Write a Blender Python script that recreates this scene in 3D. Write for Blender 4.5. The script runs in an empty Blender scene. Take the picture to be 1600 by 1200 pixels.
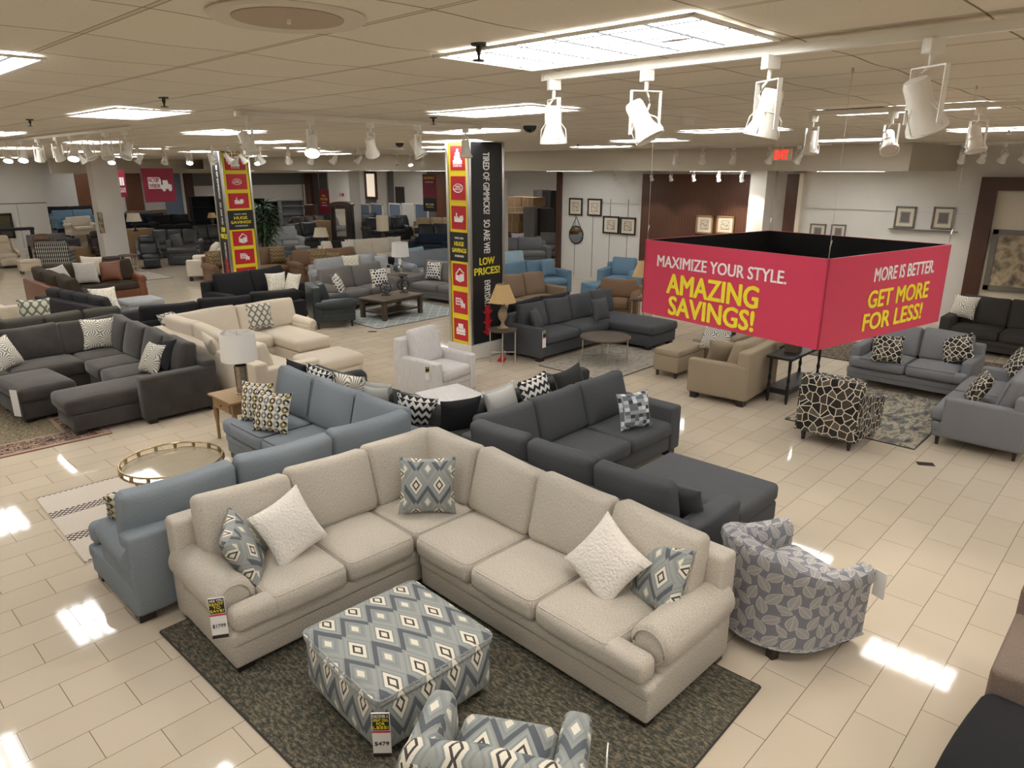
import bpy, bmesh, random
from math import *
from mathutils import Matrix, Vector, noise
random.seed(7)
S = bpy.context.scene; COL = S.collection
R = radians; PI = pi
# ---------------------------------------------------------------- camera, world, exposure
H = 3.25; CEIL = 3.722; FOC = 1109.0; PITCH = atan(334/FOC); AZ = R(43.5)
cam = bpy.data.objects.new('camera', bpy.data.cameras.new('camera')); COL.objects.link(cam)
cam.data.sensor_width = 36; cam.data.lens = 36*FOC/1600; cam.data.clip_end = 200; cam.data.clip_start = .05
cam.location = (0, 0, H); cam.rotation_euler = (PI/2-PITCH, 0, AZ-PI/2)
S.camera = cam
w = bpy.data.worlds.new('world'); S.world = w; w.use_nodes = True
w.node_tree.nodes['Background'].inputs[0].default_value = (1, .93, .82, 1)
w.node_tree.nodes['Background'].inputs[1].default_value = .55
S.view_settings.view_transform = 'Standard'; S.view_settings.look = 'None'; S.view_settings.gamma = 1
S.view_settings.use_curve_mapping = False
S.view_settings.exposure = 0.80
S.cycles.max_bounces = 7; S.cycles.diffuse_bounces = 4; S.cycles.glossy_bounces = 3; S.cycles.sample_clamp_indirect = 6
S.cycles.use_denoising = True
PANEL = 11.0      # emission of the ceiling light panels
SPOT = 48.0     # watts of a track lamp
# a picture point of the photograph (1600x1200) turned into a place in the room
_f = Vector((cos(AZ)*cos(PITCH), sin(AZ)*cos(PITCH), -sin(PITCH))); _r = Vector((sin(AZ), -cos(AZ), 0)); _u = Vector((cos(AZ)*sin(PITCH), sin(AZ)*sin(PITCH), cos(PITCH)))
def ray(px, py): return _f + _r*((px-800)/FOC) - _u*((py-600)/FOC)
def at(px, py, z=0.0):
    d = ray(px, py); return Vector((0, 0, H)) + d*((z-H)/d.z)
def atX(px, py, X):
    d = ray(px, py); return Vector((0, 0, H)) + d*(X/d.x)
def atY(px, py, Y):
    d = ray(px, py); return Vector((0, 0, H)) + d*(Y/d.y)
# ---------------------------------------------------------------- materials
class E:                      # a tiny node expression
    nt = None
    def __init__(s, k): s.k = k
    def _m(op, *a):
        n = E.nt.nodes.new('ShaderNodeMath'); n.operation = op
        for i, v in enumerate(a):
            if isinstance(v, E): E.nt.links.new(v.k, n.inputs[i])
            else: n.inputs[i].default_value = v
        return E(n.outputs[0])
    def __add__(s, o): return E._m('ADD', s, o)
    __radd__ = __add__
    def __sub__(s, o): return E._m('SUBTRACT', s, o)
    def __rsub__(s, o): return E._m('SUBTRACT', o, s)
    def __mul__(s, o): return E._m('MULTIPLY', s, o)
    __rmul__ = __mul__
    def __truediv__(s, o): return E._m('DIVIDE', s, o)
    def __lt__(s, o): return E._m('LESS_THAN', s, o)
    def __gt__(s, o): return E._m('GREATER_THAN', s, o)
def m_(op, *a): return E._m(op, *a)
def fr(a): return m_('FRACT', a)
def fl(a): return m_('FLOOR', a)
def ab(a): return m_('ABSOLUTE', a)
def mod2(a): return m_('FLOORED_MODULO', a, 2.0)
def mx(a, b): return m_('MAXIMUM', a, b)
def mn(a, b): return m_('MINIMUM', a, b)
def link(a, b): E.nt.links.new(a, b)
def col4(c): return (c[0], c[1], c[2], 1)
def mix(f, a, b):
    n = E.nt.nodes.new('ShaderNodeMix'); n.data_type = 'RGBA'
    for sock, v in ((n.inputs[0], f), (n.inputs[6], a), (n.inputs[7], b)):
        if isinstance(v, E): link(v.k, sock)
        elif isinstance(v, (tuple, list)): sock.default_value = col4(v)
        else: sock.default_value = v
    return E(n.outputs[2])
def noi(vec, scale, detail=3, out=0, rough=.5):
    n = E.nt.nodes.new('ShaderNodeTexNoise'); n.inputs['Scale'].default_value = scale; n.inputs['Detail'].default_value = detail; n.inputs['Roughness'].default_value = rough
    if vec is not None: link(vec.k, n.inputs['Vector'])
    return E(n.outputs[out])
def rnd(x, y):
    c = E.nt.nodes.new('ShaderNodeCombineXYZ')
    for i, v in enumerate((x, y)): link(v.k, c.inputs[i])
    n = E.nt.nodes.new('ShaderNodeTexWhiteNoise'); n.noise_dimensions = '2D'; link(c.outputs[0], n.inputs[0]); return E(n.outputs[0])
def ramp(f, stops, const=False):
    n = E.nt.nodes.new('ShaderNodeValToRGB'); cr = n.color_ramp
    if const: cr.interpolation = 'CONSTANT'
    while len(cr.elements) < len(stops): cr.elements.new(.5)
    for e, (p, c) in zip(cr.elements, stops): e.position = p; e.color = col4(c)
    link(f.k, n.inputs[0]); return E(n.outputs[0])
def scl(v, x, y, z=1):
    n = E.nt.nodes.new('ShaderNodeMapping'); n.inputs['Scale'].default_value = (x, y, z); link(v.k, n.inputs[0]); return E(n.outputs[0])
def stepped(m, bands):       # bands: [(limit, colour)...] growing
    c = bands[-1][1]; c = mix(0.0, c, c)
    for lim, k in reversed(bands[:-1]): c = mix(m < lim, c, k)
    return c
MATS = {}
def mat(name, fn=None, color=(.5, .5, .5), rough=.7, metal=0, bump=0, bscale=300, emit=0, spec=.5, sheen=0, obj=False, alpha=None, trans=0):
    if name in MATS: return MATS[name]
    m = bpy.data.materials.new(name); m.use_nodes = True; nt = m.node_tree; E.nt = nt
    b = nt.nodes['Principled BSDF']; MATS[name] = m
    b.inputs['Roughness'].default_value = rough; b.inputs['Metallic'].default_value = metal; b.inputs['Specular IOR Level'].default_value = spec
    if sheen: b.inputs['Sheen Weight'].default_value = sheen; b.inputs['Sheen Roughness'].default_value = .4
    if trans: b.inputs['Transmission Weight'].default_value = trans
    tc = nt.nodes.new('ShaderNodeTexCoord'); uv = E(tc.outputs['Object' if obj else 'UV'])
    b.inputs['Base Color'].default_value = col4(color)
    if fn:
        sx = nt.nodes.new('ShaderNodeSeparateXYZ'); link(uv.k, sx.inputs[0])
        c = fn(uv, E(sx.outputs[0]), E(sx.outputs[1]))
        link(c.k, b.inputs['Base Color'])
        if emit: link(c.k, b.inputs['Emission Color'])
    if emit:
        if not fn: b.inputs['Emission Color'].default_value = col4(color)
        b.inputs['Emission Strength'].default_value = emit
    if bump:
        n = noi(uv, bscale, 2); bp = nt.nodes.new('ShaderNodeBump'); bp.inputs['Strength'].default_value = bump; bp.inputs['Distance'].default_value = .004
        link(n.k, bp.inputs['Height']); link(bp.outputs[0], b.inputs['Normal'])
    return m
def fab(name, c, v=.18, sheen=.0, bump=.35, scale=220, blot=.12, rough=.9):
    def f(uv, x, y):
        a = noi(scl(uv, 1, .35), scale, 3); l = noi(uv, 4, 3)
        k = (a-.5)*(v*3) + (l-.5)*(blot*2) + 1.0
        n = E.nt.nodes.new('ShaderNodeVectorMath'); n.operation = 'SCALE'; n.inputs[0].default_value = c; link(k.k, n.inputs['Scale']); return E(n.outputs[0])
    return mat(name, f, rough=rough, bump=bump, bscale=scale, sheen=sheen, spec=.25)
def leather(name, c): return mat(name, lambda uv, x, y: mix(noi(uv, 6, 4), c, tuple(k*.6 for k in c)), rough=.38, bump=.3, bscale=90, spec=.5)
CREAMT = (.72, .66, .53)
def f_diamond(a=.19, b=.37):
    G1 = (.27, .28, .265); G2 = (.32, .335, .32); SL = (.085, .10, .118); BR = (.05, .035, .035); CR = (.74, .69, .57); BL = (.23, .255, .26)
    def f(uv, x, y):
        u = x/a; v = y/b; p = u+v; q = u-v
        m = mx(ab(fr(p)-.5), ab(fr(q)-.5)); par = mod2(fl(p)-fl(q))
        A = stepped(m, [(.10, CR), (.17, BR), (.28, CR), (.34, BL), (.43, G2), (.5, G1)])
        B = stepped(m, [(.12, CR), (.20, G2), (.27, BL), (.36, G1), (.5, G2)])
        B = mix(mx(fr(p) > .84, fr(q) < .16), B, SL); A = mix((fr(p) < .06)*(mod2(fl(q)) > .5), A, SL)
        c = mix(par > .5, A, B)
        return mix((noi(uv, 160, 2)-.35)*.5, c, G1)
    return f
def f_mosaic(sc=11, lw=.055):
    def f(uv, x, y):
        n = E.nt.nodes.new('ShaderNodeTexVoronoi'); n.voronoi_dimensions = '2D'; n.feature = 'DISTANCE_TO_EDGE'; n.inputs['Scale'].default_value = sc; n.inputs['Randomness'].default_value = 1; n.distance = 'EUCLIDEAN'
        n2 = E.nt.nodes.new('ShaderNodeTexVoronoi'); n2.voronoi_dimensions = '2D'; n2.inputs['Scale'].default_value = sc
        w_ = uv
        link(w_.k, n.inputs[0]); link(w_.k, n2.inputs[0])
        s = E.nt.nodes.new('ShaderNodeSeparateColor'); link(n2.outputs['Color'], s.inputs[0])
        c = ramp(E(s.outputs[0]), [(0, (.012, .011, .010)), (.35, (.06, .048, .036)), (.6, (.12, .10, .08)), (.8, (.025, .02, .018))], True)
        return mix(E(n.outputs['Distance']) < lw, c, CREAMT)
    return f
def f_leaf(uv, x, y):
    bg = mix(noi(scl(uv, 1, .3), 260, 2), (.15, .152, .175), (.27, .275, .305)); c = bg
    for k, (ox, oy, ang) in enumerate(((0, 0, .7), (.5, .55, -.6))):
        X = x/.13+ox; Y = y/.165+oy; rr = rnd(fl(X), fl(Y)); lx = (fr(X)-.5)*.13; ly = (fr(Y)-.5)*.165
        th = rr*1.0+(ang-.5); cs = m_('COSINE', th); sn = m_('SINE', th)
        U = lx*sn+ly*cs; V = lx*cs-ly*sn
        t = U/.066; prof = (1-t*t)*(.034-U*.16); d = ab(V)-prof
        inside = (d < 0)*(ab(t) < 1)
        rib = fr((U-ab(V)*.8)/.012)
        lc = mix((ab(d) < .0035), mix((ab(V) < .002), mix(rib < .35, (.42, .40, .39), (.30, .29, .29)), (.55, .53, .51)), (.60, .58, .56))
        c = mix(inside, c, lc)
    return c
def f_rings(uv, x, y):
    X = x/.078; Y = y/.082; fx = fr(X)-.5; fy = fr(Y)-.5; co = mod2(fl(X)); ro = mod2(fl(Y))
    lft = mix(co, mix(ro, (.20, .18, .04), (.10, .075, .02)), mix(ro, (.36, .42, .38), (.22, .25, .29)))
    rgt = mix(co, mix(ro, (.05, .02, .014), (.11, .055, .025)), mix(ro, (.03, .03, .045), (.15, .17, .20)))
    oc = mx(mx(ab(fx), ab(fy)), (ab(fx)+ab(fy))*.72)
    c = mix(oc < .46, CREAMT, mix(fx > .0, lft, rgt)); return mix(mx(ab(fx)+ab(fy) < .22, ab(fx) < .012), c, CREAMT)
def f_chev(a=.075, b=.09, c1=(.012, .014, .018), c2=(.72, .70, .66)):
    def f(uv, x, y):
        t = ab(fr(x/a)-.5)*a*1.0; return mix(fr((y+t*1.2)/b) < .5, c2, c1)
    return f
def f_block(uv, x, y):
    k = rnd(fl(x/.052), fl(y/.04)); return ramp(k, [(0, (.045, .05, .055)), (.22, (.14, .16, .18)), (.45, (.30, .34, .37)), (.68, (.50, .54, .56)), (.88, (.66, .68, .69))], True)
def f_ogee(c1=(.62, .58, .50), c2=(.17, .17, .155), a=.11):
    def f(uv, x, y):
        X = x/a; Y = y/(a*1.6)
        s = m_('SINE', Y*6.283)*.25; par = fr(X+s); q = fr(X-s+.5)
        return mix(mx(ab(par-.5) < .16, ab(q-.5) < .16), c1, c2)
    return f
def f_dots(uv, x, y):
    X = x/.075; row = fl(y/.068); X = X+mod2(row)*.5; fx = (fr(X)-.5)*.075; fy = (fr(y/.068)-.5)*.068
    k = rnd(fl(X), row); c = ramp(k, [(0, (.02, .025, .045)), (.4, (.11, .11, .13)), (.65, (.42, .42, .28))], True)
    return mix(m_('SQRT', fx*fx+fy*fy) < .028, (.75, .73, .67), c)
def f_fan(uv, x, y):
    X = fr(x/.22)-.5; Y = fr(y/.22)-.5; an = m_('ARCTAN2', Y, X); r = m_('SQRT', X*X+Y*Y)
    return mix(fr(an*2.6+r*2.0) < .33, (.66, .63, .55), (.10, .095, .085))
def f_ikat(uv, x, y):
    t = ab(fr(x/.11)-.5)*.13; n = noi(uv, 60, 2)
    return ramp(fr((y+t+n*.012)/.12), [(0, (.05, .028, .015)), (.3, (.42, .30, .13)), (.55, (.03, .02, .015)), (.8, (.28, .19, .08))], True)
def f_leafzig(uv, x, y):
    t = ab(fr(x/.045)-.5); return mix(fr(y/.03+t*.9) < .42, (.76, .73, .67), (.03, .028, .03))
def f_links(uv, x, y):
    t = ab(fr(y/.13)-.5); return mix(ab(fr(x/.06)-.5) < t*.45+.07, (.02, .02, .022), (.5, .48, .42))
def f_ombre(uv, x, y): return mix(m_('SMOOTH_MIN', m_('ADD', y*3.0+.55, (noi(uv, 200, 2)-.5)*.3), 1.0, .1), (.05, .055, .05), (.55, .55, .52))
def f_woodc(c1, c2, sc=14, ax=0):
    def f(uv, x, y):
        n = noi(scl(uv, *((.08, 1) if ax == 0 else (1, .08))), sc*4, 4); return mix(n, c1, c2)
    return f
M = {}
def setup():
    M['beige'] = fab('beige_chenille', (.50, .455, .385), .34, bump=.5, scale=170, blot=.06)
    M['blue'] = fab('blue_grey_linen', (.215, .243, .272), .25, bump=.4, blot=.06)
    M['char'] = fab('charcoal_tweed', (.078, .081, .088), .4, blot=.05)
    M['green'] = fab('dark_green_grey_velvet', (.032, .034, .032), .1, .15, blot=.1)
    M['velvet'] = fab('dark_taupe_velvet', (.052, .047, .043), .12, .25, bump=.15, blot=.45)
    M['cream'] = fab('cream_linen', (.62, .545, .44), .12, blot=.05)
    M['ivory'] = fab('ivory_upholstery', (.63, .56, .46), .1)
    M['white'] = mat('white_grey_striped_fabric', lambda uv, x, y: mix(noi(scl(uv, 9, .7), 9, 3), (.40, .385, .385), (.74, .71, .69)), rough=.9, bump=.3, bscale=120)
    M['lgrey'] = fab('light_grey_fabric', (.33, .34, .345)); M['mgrey'] = fab('taupe_grey_fabric', (.155, .145, .135), blot=.05)
    M['cgrey'] = fab('cool_grey_fabric', (.205, .205, .215), .15, blot=.04); M['tan'] = fab('tan_fabric', (.33, .265, .185), .14, blot=.05)
    M['brown'] = fab('brown_fabric', (.19, .115, .068), blot=.08); M['choc'] = fab('chocolate_corduroy', (.045, .033, .022), blot=.3)
    M['rust'] = leather('rust_leather', (.20, .068, .028)); M['black'] = fab('black_fabric', (.016, .016, .018), blot=.1)
    M['bleather'] = leather('black_leather', (.022, .024, .027)); M['dleather'] = leather('dark_brown_leather', (.035, .018, .012)); M['tleather'] = leather('tan_leather', (.20, .12, .075))
    M['gleather'] = leather('charcoal_leather', (.05, .05, .05)); M['ileather'] = leather('ivory_leather', (.66, .56, .42)); M['nleather'] = leather('dark_teal_leather', (.025, .034, .038))
    M['sky'] = fab('sky_blue_fabric', (.15, .25, .34), blot=.06); M['pale'] = fab('pale_blue_fabric', (.33, .44, .50)); M['navy'] = fab('navy_fabric', (.012, .02, .034))
    M['dgrey'] = fab('dark_brown_grey_fabric', (.05, .045, .04), blot=.1); M['bwn'] = fab('grey_brown_tweed', (.20, .15, .12), .35)
    M['diam'] = mat('diamond_woven_fabric', f_diamond(), rough=.9, bump=.4, bscale=120); M['diamp'] = mat('diamond_pillow_fabric', f_diamond(.19, .27), rough=.9, bump=.4, bscale=120); M['diamc'] = mat('diamond_chair_fabric', f_diamond(.21, .40), rough=.9, bump=.4, bscale=120)
    M['mosaic'] = mat('mosaic_fabric', f_mosaic(), rough=.9); M['mosp'] = mat('mosaic_pillow_fabric', f_mosaic(14, .07), rough=.9); M['leaf'] = mat('leaf_print_fabric', f_leaf, rough=.9, bump=.3, bscale=150)
    M['rings'] = mat('ring_pillow_fabric', f_rings, rough=.9); M['chev'] = mat('chevron_fabric', f_chev(), rough=.9); M['block'] = mat('patchwork_fabric', f_block, rough=.9)
    M['ogee'] = mat('ogee_fabric', f_ogee(), rough=.9); M['ogeed'] = mat('olive_ogee_fabric', f_ogee((.55, .53, .44), (.13, .14, .10), .13), rough=.9); M['dots'] = mat('dotted_fabric', f_dots, rough=.9); M['fan'] = mat('fan_print_fabric', f_fan, rough=.9)
    M['ikat'] = mat('zigzag_fabric', f_ikat, rough=.9); M['lz'] = mat('leaf_zigzag_fabric', f_leafzig, rough=.9); M['links'] = mat('wave_fabric', f_links, rough=.9); M['ombre'] = mat('ombre_fur_fabric', f_ombre, rough=.95, bump=.6, bscale=200)
    M['wavy'] = mat('white_ripple_fabric', color=(.80, .755, .68), rough=.95, bump=1.0, bscale=48)
    M['wavy'].node_tree.nodes['Bump'].inputs['Distance'].default_value = .02; M['patc'] = mat('cream_leaf_fabric', lambda uv, x, y: mix(ab(noi(uv, 22, 3)-.5) < .03, (.70, .66, .57), (.42, .40, .33)), rough=.9)
    M['blackw'] = mat('black_wood', color=(.010, .008, .007), rough=.4); M['oak'] = mat('oak_wood', f_woodc((.34, .215, .10), (.24, .14, .06)), rough=.45); M['dwood'] = mat('dark_weathered_wood', f_woodc((.11, .075, .047), (.055, .036, .024)), rough=.55)
    M['redwood'] = mat('reddish_wood_paneling', lambda uv, x, y: mix(fr(x/.16) < .03, mix(noi(scl(uv, 1, .06), 40, 3), (.20, .075, .030), (.11, .04, .018)), (.05, .02, .01)), rough=.4)
    M['brownpost'] = mat('brown_wood_trim', f_woodc((.085, .033, .017), (.05, .02, .012), 10, 1), rough=.4)
    M['espresso'] = mat('espresso_wood', color=(.020, .014, .012), rough=.35); M['steel'] = mat('brushed_steel', color=(.62, .60, .57), rough=.3, metal=1); M['brass'] = mat('bronze_metal', color=(.42, .32, .18), rough=.25, metal=1); M['iron'] = mat('black_iron', color=(.012, .012, .013), rough=.5)
    M['shade'] = mat('white_lamp_shade', color=(.80, .77, .72), rough=.9); M['gshade'] = mat('gold_lamp_shade', color=(.55, .37, .17), rough=.8); M['cshade'] = mat('cream_lamp_shade', color=(.72, .63, .47), rough=.9)
    M['merc'] = mat('hammered_mercury_glass', lambda uv, x, y: mix(noi(uv, 45, 3), (.62, .55, .44), (.13, .10, .07)), rough=.25, metal=.8, bump=.8, bscale=40)
    M['ceramic'] = mat('marbled_ceramic', lambda uv, x, y: mix(noi(uv, 30, 4), (.45, .33, .2), (.13, .09, .05)), rough=.3); M['teal'] = mat('teal_ceramic', color=(.03, .08, .075), rough=.3)
    M['wpaint'] = mat('white_enamel', color=(.80, .77, .70), rough=.35); M['plastic'] = mat('white_card', color=(.83, .81, .78), rough=.6); M['blackp'] = mat('black_print', color=(.012, .012, .012), rough=.5)
    M['yellow'] = mat('yellow_print', color=(.80, .66, .015), rough=.5); M['red'] = mat('red_print', color=(.50, .012, .022), rough=.5); M['pink'] = mat('magenta_red_print', color=(.60, .045, .10), rough=.35); M['ytext'] = mat('yellow_lettering', color=(.85, .72, .03), rough=.5); M['wtext'] = mat('white_lettering', color=(.86, .83, .80), rough=.5); M['maroon'] = mat('maroon_print', color=(.23, .010, .032), rough=.5)
    M['lit'] = mat('lit_lamp_glass', color=(1, .93, .8), emit=40); M['unlit'] = mat('frosted_lamp_glass', color=(.55, .52, .46), rough=.3); M['exitred'] = mat('exit_red', color=(.9, .03, .02), emit=1.2); M['exitw'] = mat('exit_sign_housing', color=(.8, .72, .6), rough=.4)
    M['wall'] = mat('white_wall_paint', lambda uv, x, y: mix(noi(uv, 3, 2), (.64, .61, .56), (.68, .65, .60)), rough=.8); M['gwall'] = mat('grey_wall_paint', color=(.16, .15, .14), rough=.85); M['soffit'] = mat('cream_wall_paint', color=(.62, .56, .46), rough=.85); M['bluew'] = mat('blue_grey_panel', color=(.16, .21, .29), rough=.6)
    M['card'] = mat('cardboard', lambda uv, x, y: mix(noi(uv, 5, 2), (.30, .19, .095), (.24, .15, .075)), rough=.85); M['mirror'] = mat('mirror_glass', color=(.75, .75, .72), rough=.03, metal=1); M['glass'] = mat('smoked_glass', color=(.62, .56, .44), rough=.04, trans=.6, spec=.6)
    M['matte'] = mat('cream_mat_board', color=(.66, .59, .47), rough=.8); M['frame'] = mat('black_frame', color=(.018, .014, .012), rough=.4); M['gframe'] = mat('pewter_frame', color=(.16, .145, .12), rough=.5); M['leafg'] = mat('dark_green_leaf', lambda uv, x, y: mix(noi(uv, 8, 2), (.012, .035, .012), (.03, .075, .022)), rough=.5)
    M['print'] = mat('sketch_print', lambda uv, x, y: mix(noi(uv, 25, 3) > .56, (.62, .54, .42), (.16, .08, .06)), rough=.7); M['abstract'] = mat('abstract_painting', lambda uv, x, y: ramp(noi(uv, 3.5, 3), [(.3, (.05, .045, .04)), (.42, (.25, .2, .13)), (.52, (.5, .4, .26)), (.62, (.3, .22, .13)), (.7, (.09, .08, .07))]), rough=.6)
    M['land'] = mat('dark_landscape_painting', lambda uv, x, y: ramp(y*.6+noi(uv, 5, 3)*.4, [(.2, (.05, .05, .03)), (.4, (.10, .075, .02)), (.55, (.02, .025, .03)), (.8, (.05, .06, .065))]), rough=.5)
    M['darkdome'] = mat('black_dome', color=(.008, .008, .008), rough=.1); M['bronze'] = mat('sprinkler_bronze', color=(.05, .04, .03), rough=.4, metal=.6)
    M['tilegrid'] = mat('speaker_mesh', color=(.42, .33, .25), rough=.8)
    M['persian'] = mat('persian_rug', f_persian, rough=.95, bump=.5, bscale=200); M['absrug'] = mat('abstract_rug', lambda uv, x, y: ramp(noi(scl(uv, 1, 2.2), 3.2, 6, rough=.7), [(.36, (.035, .038, .05)), (.43, (.14, .14, .14)), (.49, (.20, .185, .15)), (.54, (.50, .43, .31)), (.60, (.17, .165, .15)), (.68, (.30, .26, .19))]), rough=.95)
    M['shag'] = mat('grey_green_rug', lambda uv, x, y: ramp(noi(scl(uv, 2.6, 1), 19, 7, rough=.8), [(.36, (.016, .02, .017)), (.45, (.045, .05, .040)), (.52, (.095, .085, .06)), (.58, (.24, .19, .12)), (.66, (.06, .08, .08)), (.74, (.16, .14, .10))]), rough=1, bump=1, bscale=120)
    M['palerug'] = mat('pale_blue_trellis_rug', lambda uv, x, y: mix(mn(ab(fr((x+y)/.5)-.5), ab(fr((x-y)/.3)-.5)) < .06, (.27, .30, .29), (.42, .44, .40)), rough=.95); M['fogrug'] = mat('faded_grey_rug', lambda uv, x, y: ramp(noi(scl(uv, 1, 4), 5, 5), [(.35, (.22, .19, .155)), (.5, (.40, .36, .30)), (.65, (.28, .25, .21))]), rough=.95)
    M['creamrug'] = mat('cream_rug', lambda uv, x, y: mix((ab(fr(y/.62)-.5) < .13)*(fr(x/.05+fl(y/.03)*.5) < .55), mix(noi(uv, 60, 3), (.66, .60, .52), (.50, .44, .37)), (.07, .055, .05)), rough=.95); M['brownrug'] = mat('brown_streaked_rug', lambda uv, x, y: ramp(noi(scl(uv, 1, 5), 6, 4), [(.35, (.07, .05, .035)), (.6, (.22, .175, .13))]), rough=.95)
def f_persian(uv, x, y):
    n = noi(uv, 26, 4); n2 = noi(uv, 11, 3)
    field = ramp(n, [(.36, (.04, .028, .02)), (.44, (.20, .155, .085)), (.52, (.10, .10, .07)), (.6, (.34, .26, .16)), (.7, (.19, .07, .04))])
    bord = ramp(n2+(n-.5)*.5, [(.40, (.02, .017, .016)), (.48, (.42, .29, .20)), (.56, (.035, .03, .03)), (.66, (.24, .10, .07))])
    d = mn(1.5-ab(x), 2.0-ab(y))
    c = mix(d < .42, field, bord); c = mix((ab(d-.45) < .025), c, (.34, .22, .16)); return mix(d < .07, c, (.38, .25, .19))
setup()
# ---------------------------------------------------------------- mesh building
class MB:
    def __init__(s): s.v = []; s.f = []
    def add(s, vs, fs, T=None):
        o = len(s.v); s.v += [tuple(T @ Vector(p)) for p in vs] if T else [tuple(p) for p in vs]; s.f += [tuple(i+o for i in f) for f in fs]; return s
    def box(s, x0, x1, y0, y1, z0, z1, r=0, k=0, puff=(0, 0, 0), T=None, fn=None):
        h = ((x1-x0)/2, (y1-y0)/2, (z1-z0)/2); c = ((x0+x1)/2, (y0+y1)/2, (z0+z1)/2)
        r = min(r, min(h)*.98)
        ax = []
        for a in h:
            if r <= 0: L = [-a, a]
            else:
                i = a-r; L = [-a, -(i+r*.414), -i]+[-i+2*i*j/(k+1) for j in range(1, k+1)]+[i, i+r*.414, a]
            ax.append(L)
        idx = {}; V = []; F = []
        def vert(i, j, l):
            key = (i, j, l)
            if key in idx: return idx[key]
            p = [ax[0][i], ax[1][j], ax[2][l]]
            if r > 0:
                q = [max(-(a-r), min(a-r, t)) for t, a in zip(p, h)]; d = Vector([t-u for t, u in zip(p, q)]); d.normalize(); P = [u+r*e for u, e in zip(q, d)]
                un = [t/a for t, a in zip(P, h)]
                for n in range(3):
                    if puff[n]: a, b = [m for m in range(3) if m != n]; P[n] += un[n]*puff[n]*max(0, 1-un[a]**2)*max(0, 1-un[b]**2)
                p = P
            if fn: p = fn(*p)
            idx[key] = len(V); V.append((p[0]+c[0], p[1]+c[1], p[2]+c[2])); return idx[key]
        n = [len(a)-1 for a in ax]
        for i in range(n[0]):
            for j in range(n[1]):
                F.append((vert(i, j, 0), vert(i, j+1, 0), vert(i+1, j+1, 0), vert(i+1, j, 0))); F.append((vert(i, j, n[2]), vert(i+1, j, n[2]), vert(i+1, j+1, n[2]), vert(i, j+1, n[2])))
        for i in range(n[0]):
            for l in range(n[2]):
                F.append((vert(i, 0, l), vert(i+1, 0, l), vert(i+1, 0, l+1), vert(i, 0, l+1))); F.append((vert(i, n[1], l), vert(i, n[1], l+1), vert(i+1, n[1], l+1), vert(i+1, n[1], l)))
        for j in range(n[1]):
            for l in range(n[2]):
                F.append((vert(0, j, l), vert(0, j, l+1), vert(0, j+1, l+1), vert(0, j+1, l))); F.append((vert(n[0], j, l), vert(n[0], j+1, l), vert(n[0], j+1, l+1), vert(n[0], j, l+1)))
        return s.add(V, F, T)
    def lathe(s, prof, n=16, T=None, a0=0, a1=2*PI):
        V = []; F = []; full = abs(a1-a0-2*PI) < 1e-6; m = n if full else n+1
        for i in range(m):
            a = a0+(a1-a0)*i/n
            for r, z in prof: V.append((r*cos(a), r*sin(a), z))
        k = len(prof)
        for i in range(n):
            for j in range(k-1):
                a = i*k+j; b = ((i+1) % m)*k+j; F.append((a, b, b+1, a+1))
        if prof[0][0] > 1e-5 and full: F.append(tuple(i*k for i in reversed(range(n))))
        if prof[-1][0] > 1e-5 and full: F.append(tuple(i*k+k-1 for i in range(n)))
        return s.add(V, F, T)
    def cyl(s, p, q, r, r2=None, n=10):
        p = Vector(p); q = Vector(q); d = q-p; r2 = r if r2 is None else r2
        T = Matrix.Translation(p) @ d.to_track_quat('Z', 'Y').to_matrix().to_4x4(); return s.lathe([(r, 0), (r2, d.length)], n, T)
    def tube(s, pts, r, n=6, closed=False):
        pts = [Vector(p) for p in pts]; N = len(pts); V = []; F = []; up = Vector((0, 0, 1))
        for i, p in enumerate(pts):
            t = (pts[(i+1) % N]-pts[i-1]) if closed else (pts[min(i+1, N-1)]-pts[max(i-1, 0)]); t.normalize()
            a = t.cross(up); a = a if a.length > .05 else t.cross(Vector((1, 0, 0))); a.normalize(); b = t.cross(a)
            for j in range(n): V.append(p+(a*cos(2*PI*j/n)+b*sin(2*PI*j/n))*r)
        for i in range(N if closed else N-1):
            for j in range(n): F.append((i*n+j, i*n+(j+1) % n, ((i+1) % N)*n+(j+1) % n, ((i+1) % N)*n+j))
        if not closed: F.append(tuple(range(n-1, -1, -1))); F.append(tuple((N-1)*n+j for j in range(n)))
        return s.add(V, F)
    def prism(s, poly, z0, z1, T=None):
        n = len(poly); V = [(x, y, z0) for x, y in poly]+[(x, y, z1) for x, y in poly]
        F = [tuple(range(n-1, -1, -1)), tuple(range(n, 2*n))]+[(i, (i+1) % n, n+(i+1) % n, n+i) for i in range(n)]
        return s.add(V, F, T)
    def pillow(s, w_, h_, t, n=10, T=None, pin=.10):
        V = []; F = []
        for sg in (1, -1):
            o = len(V)
            for i in range(n+1):
                for j in range(n+1):
                    u = sin((i/n-.5)*PI)*.5+(i/n-.5); v = sin((j/n-.5)*PI)*.5+(j/n-.5); u = max(-1, min(1, u)); v = max(-1, min(1, v))
                    V.append((w_/2*u*(1-pin*(1-v*v)), h_/2*v*(1-pin*(1-u*u)), sg*t/2*(max(0, (1-u*u)*(1-v*v)))**.42+sg*.004))
            for i in range(n):
                for j in range(n):
                    a = o+i*(n+1)+j; q = (a, a+n+1, a+n+2, a+1); F.append(q if sg > 0 else q[::-1])
        m = (n+1)**2; ring = [i*(n+1) for i in range(n+1)]+[n*(n+1)+j for j in range(1, n+1)]+[i*(n+1)+n for i in range(n-1, -1, -1)]+[j for j in range(n-1, 0, -1)]
        for a, b in zip(ring, ring[1:]+ring[:1]): F.append((a, b, b+m, a+m)[::-1])
        return s.add(V, F, T)
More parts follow.
